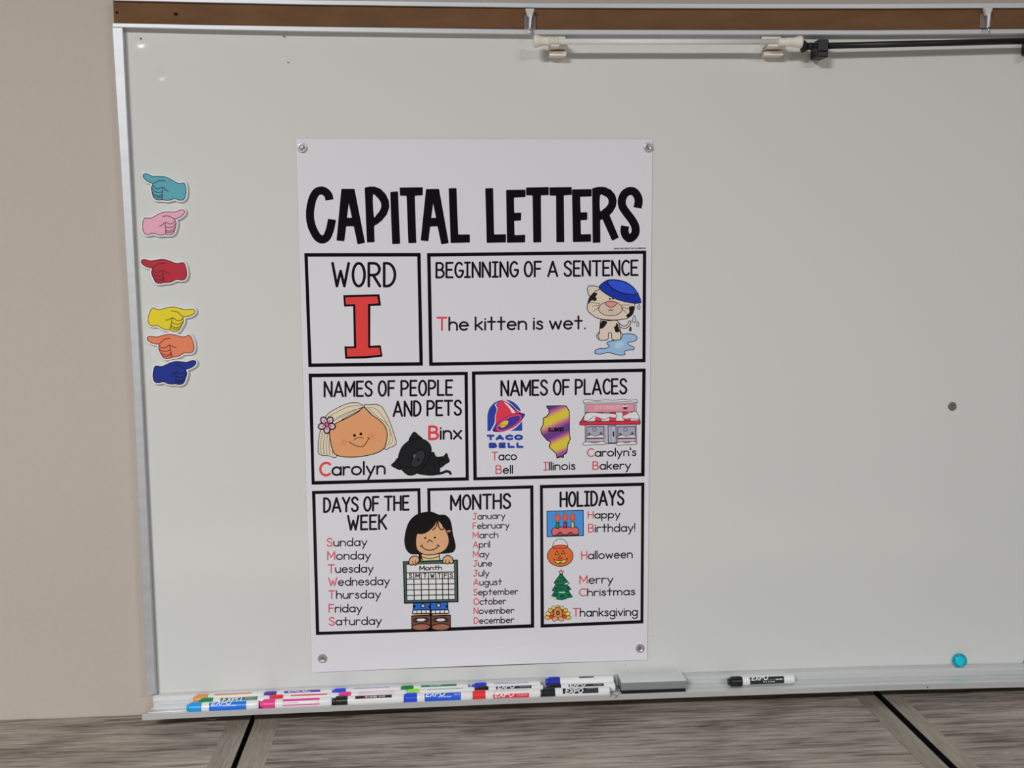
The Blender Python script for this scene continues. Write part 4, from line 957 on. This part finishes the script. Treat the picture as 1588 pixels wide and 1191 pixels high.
marker('front', 624, (28, 66, 190), 'royal blue marker with large white lettering, in front of the lime one', [full((30, 82, 190), -60, 72)], [expo(.041, 34), SMALL(16), ('low', .090, .099, 40, .0024, .0005, LW, 0)])
marker('back', 732, (40, 52, 186), 'blue-capped marker behind the black and red stack', lines_((60, 76, 190), 62, 7) + [(LB0, .066, 92, 95, (140, 150, 190))])
marker('mid', 735, BK, 'black marker sandwiched between a blue and a red one', [full((30, 32, 44), 40, 80)], [expo(.042, 48, .9), ('dry erase low', .080, .098, 56, .0018, .0004, (150, 150, 160), 0)])
marker('front', 730, (212, 44, 48), 'red marker with white lettering, right of the royal blue one', [full((206, 50, 66), -50, 28), (LB0, LB1, 68, 72, (206, 100, 112)), (LB0, .066, 50, 54, (206, 100, 112)), BOXL(-4, LW)], [expo(.042, -6), ('low odor', .081, .097, 2, .0024, .0005, (200, 60, 74), 0)])
marker('back', 846, (34, 42, 150), 'blue-capped marker with small black label patch, left of the eraser', [(.060, .086, 62, 90, (44, 44, 48))], dy=.0012, dz_=.0055)
marker('mid', 847.5, BK, 'black marker between the blue-capped one and the front black one', [full((36, 36, 40), 38, 76)], [expo(.041, 46, .85), ('dry erase', .083, .097, 52, .0018, .0004, (150, 150, 155), 0)])
marker('front', 838, BK, 'front black marker with white lettering, beside the eraser', [full((30, 32, 36), 4, 72), BOXL(46, LW)], [expo(.043, 10, .95), ('low odor', .081, .097, 50, .0022, .0005, (60, 60, 64), 0)])
ROWY['lone'] = -.030
_tz = tz
def lone():
    x0 = P(1128.5, 1062, -.031).x
    ROWY['front'] = -.031
    marker('front', 1128.5, BK, 'lone black marker lying right of the grey eraser', [full((32, 33, 36), -32, 66)], [expo(.042, 28, .92), SMALL(-4), ('low odor', .086, .098, 20, .0024, .0005, LW, 0)], yaw=1.2)
lone()

# ------------------------------------------------------------------ eraser
er_x0 = P(963.5, 1060, -.053).x; er_x1 = P(1065, 1058, -.053).x
zf = tz((er_x0 + er_x1) / 2) + .0043
er = empty('board_eraser', ((er_x0 + er_x1) / 2, -.031, zf), 'grey plastic board eraser with black felt, in the marker tray', 'eraser')
W_ = er_x1 - er_x0; D_ = .043; slope = math.atan((tz(er_x1) - tz(er_x0)) / W_); er.rotation_euler = (0, -slope, 0)
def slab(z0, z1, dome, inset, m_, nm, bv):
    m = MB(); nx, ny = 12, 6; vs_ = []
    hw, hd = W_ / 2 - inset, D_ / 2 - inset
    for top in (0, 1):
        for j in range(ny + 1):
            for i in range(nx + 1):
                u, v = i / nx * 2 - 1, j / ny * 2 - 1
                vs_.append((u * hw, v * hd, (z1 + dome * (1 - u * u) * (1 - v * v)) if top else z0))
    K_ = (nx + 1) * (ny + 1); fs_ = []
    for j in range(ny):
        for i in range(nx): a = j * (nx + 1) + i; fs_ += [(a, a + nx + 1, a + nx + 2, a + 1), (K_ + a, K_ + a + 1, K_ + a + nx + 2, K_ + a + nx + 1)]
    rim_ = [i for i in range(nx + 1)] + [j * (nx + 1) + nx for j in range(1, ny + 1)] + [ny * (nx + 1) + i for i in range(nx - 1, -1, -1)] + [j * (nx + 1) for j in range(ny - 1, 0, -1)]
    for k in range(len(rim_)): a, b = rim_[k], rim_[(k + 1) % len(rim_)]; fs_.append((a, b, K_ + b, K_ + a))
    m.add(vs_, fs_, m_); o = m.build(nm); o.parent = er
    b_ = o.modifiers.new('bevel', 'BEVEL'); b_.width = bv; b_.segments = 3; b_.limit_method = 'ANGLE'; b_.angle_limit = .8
slab(0, .0078, 0, .0012, noise_tint(mat('black_felt', (34, 33, 36), .95, spec=.1), 400, .3, 3, .5), 'felt_pad', .001)
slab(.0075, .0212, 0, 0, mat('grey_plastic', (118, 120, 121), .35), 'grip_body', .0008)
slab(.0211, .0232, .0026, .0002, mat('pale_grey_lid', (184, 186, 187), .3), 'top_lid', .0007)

# ------------------------------------------------------------------ tables
ZT = .7497
def table(xl0, xr0, labels, strip_l, strip_r):
    t = empty('table', ((xl0 + xr0) / 2, -.42, 0), labels, 'table', 'grey wood tables along the wall')
    y0, y1, th = -.86, YW - .002, .03
    a = xl0 + (strip_l or 0); b = xr0 - (strip_r or 0)
    m = MB(); m.box((a, y0, ZT - th), (b, y1, ZT), M_WOOD); part(m, 'tabletop', t)
    for s_, x_ in ((strip_l, xl0), (strip_r, xr0)):
        if not s_: continue
        p, q = (x_, x_ + s_) if x_ == xl0 else (x_ - s_, x_)
        m = MB(); zt = ZT + .0003
        m.add([(p, y0, zt), (q, y0, zt), (q, y1, zt), (p, y1, zt)], [(0, 1, 2, 3)], M_STRIP)          # laminate on top, sides coloured black for the shade in the seam gaps
        m.add([(x, y, z) for z in (ZT - th, zt) for x, y in ((p, y0), (q, y0), (q, y1), (p, y1))], [(0, 3, 2, 1), (0, 1, 5, 4), (1, 2, 6, 5), (2, 3, 7, 6), (3, 0, 4, 7)], mat('seam_shade_black', (16, 15, 15), .7, spec=.1))
        part(m, 'end_strip', t)
    lm = mat('black_leg_metal', (26, 25, 26), .45)
    for lx in (xl0 + .05, xr0 - .05):
        for ly in (y0 + .06, y1 - .06): m = MB(); m.box((lx - .02, ly - .02, 0), (lx + .02, ly + .02, ZT - th), lm); part(m, 'leg', t)
    return t
def seamx(pa, pb): return (PZ(*pa, ZT).x + PZ(*pb, ZT).x) / 2
s1 = PZ(362.3, 1191, ZT).x; s2 = PZ(1478.5, 1191, ZT).x
g = .0045
table(s1 - g - 1.30, s1 - g, 'grey weathered wood table at the left, against the wall', .07, PZ(358.6, 1191, ZT).x - PZ(321, 1191, ZT).x)
table(s1 + g, s2 - g * 1.45, 'grey weathered wood table in the middle, under the marker tray', PZ(409, 1191, ZT).x - PZ(366.5, 1191, ZT).x, PZ(1472, 1191, ZT).x - PZ(1435, 1191, ZT).x)
table(s2 + g * 1.45, s2 + g + 1.1, 'grey weathered wood table at the right edge of the photo', PZ(1519, 1191, ZT).x - PZ(1485.6, 1191, ZT).x, .05)
# metal ring on the left table, under the tray
rc = Vector((PZ(329, 1117, ZT).x, -.0095, ZT + .0012)); m = MB()
m.tube([(rc.x + .0122 * math.cos(2 * PI * k / 40), rc.y + .0122 * math.sin(2 * PI * k / 40), rc.z) for k in range(41)], .0011, M_CLIP, 10)
tag(m.build('metal_ring', None, rc), 'small silver ring lying on the left table beneath the marker tray', 'ring')
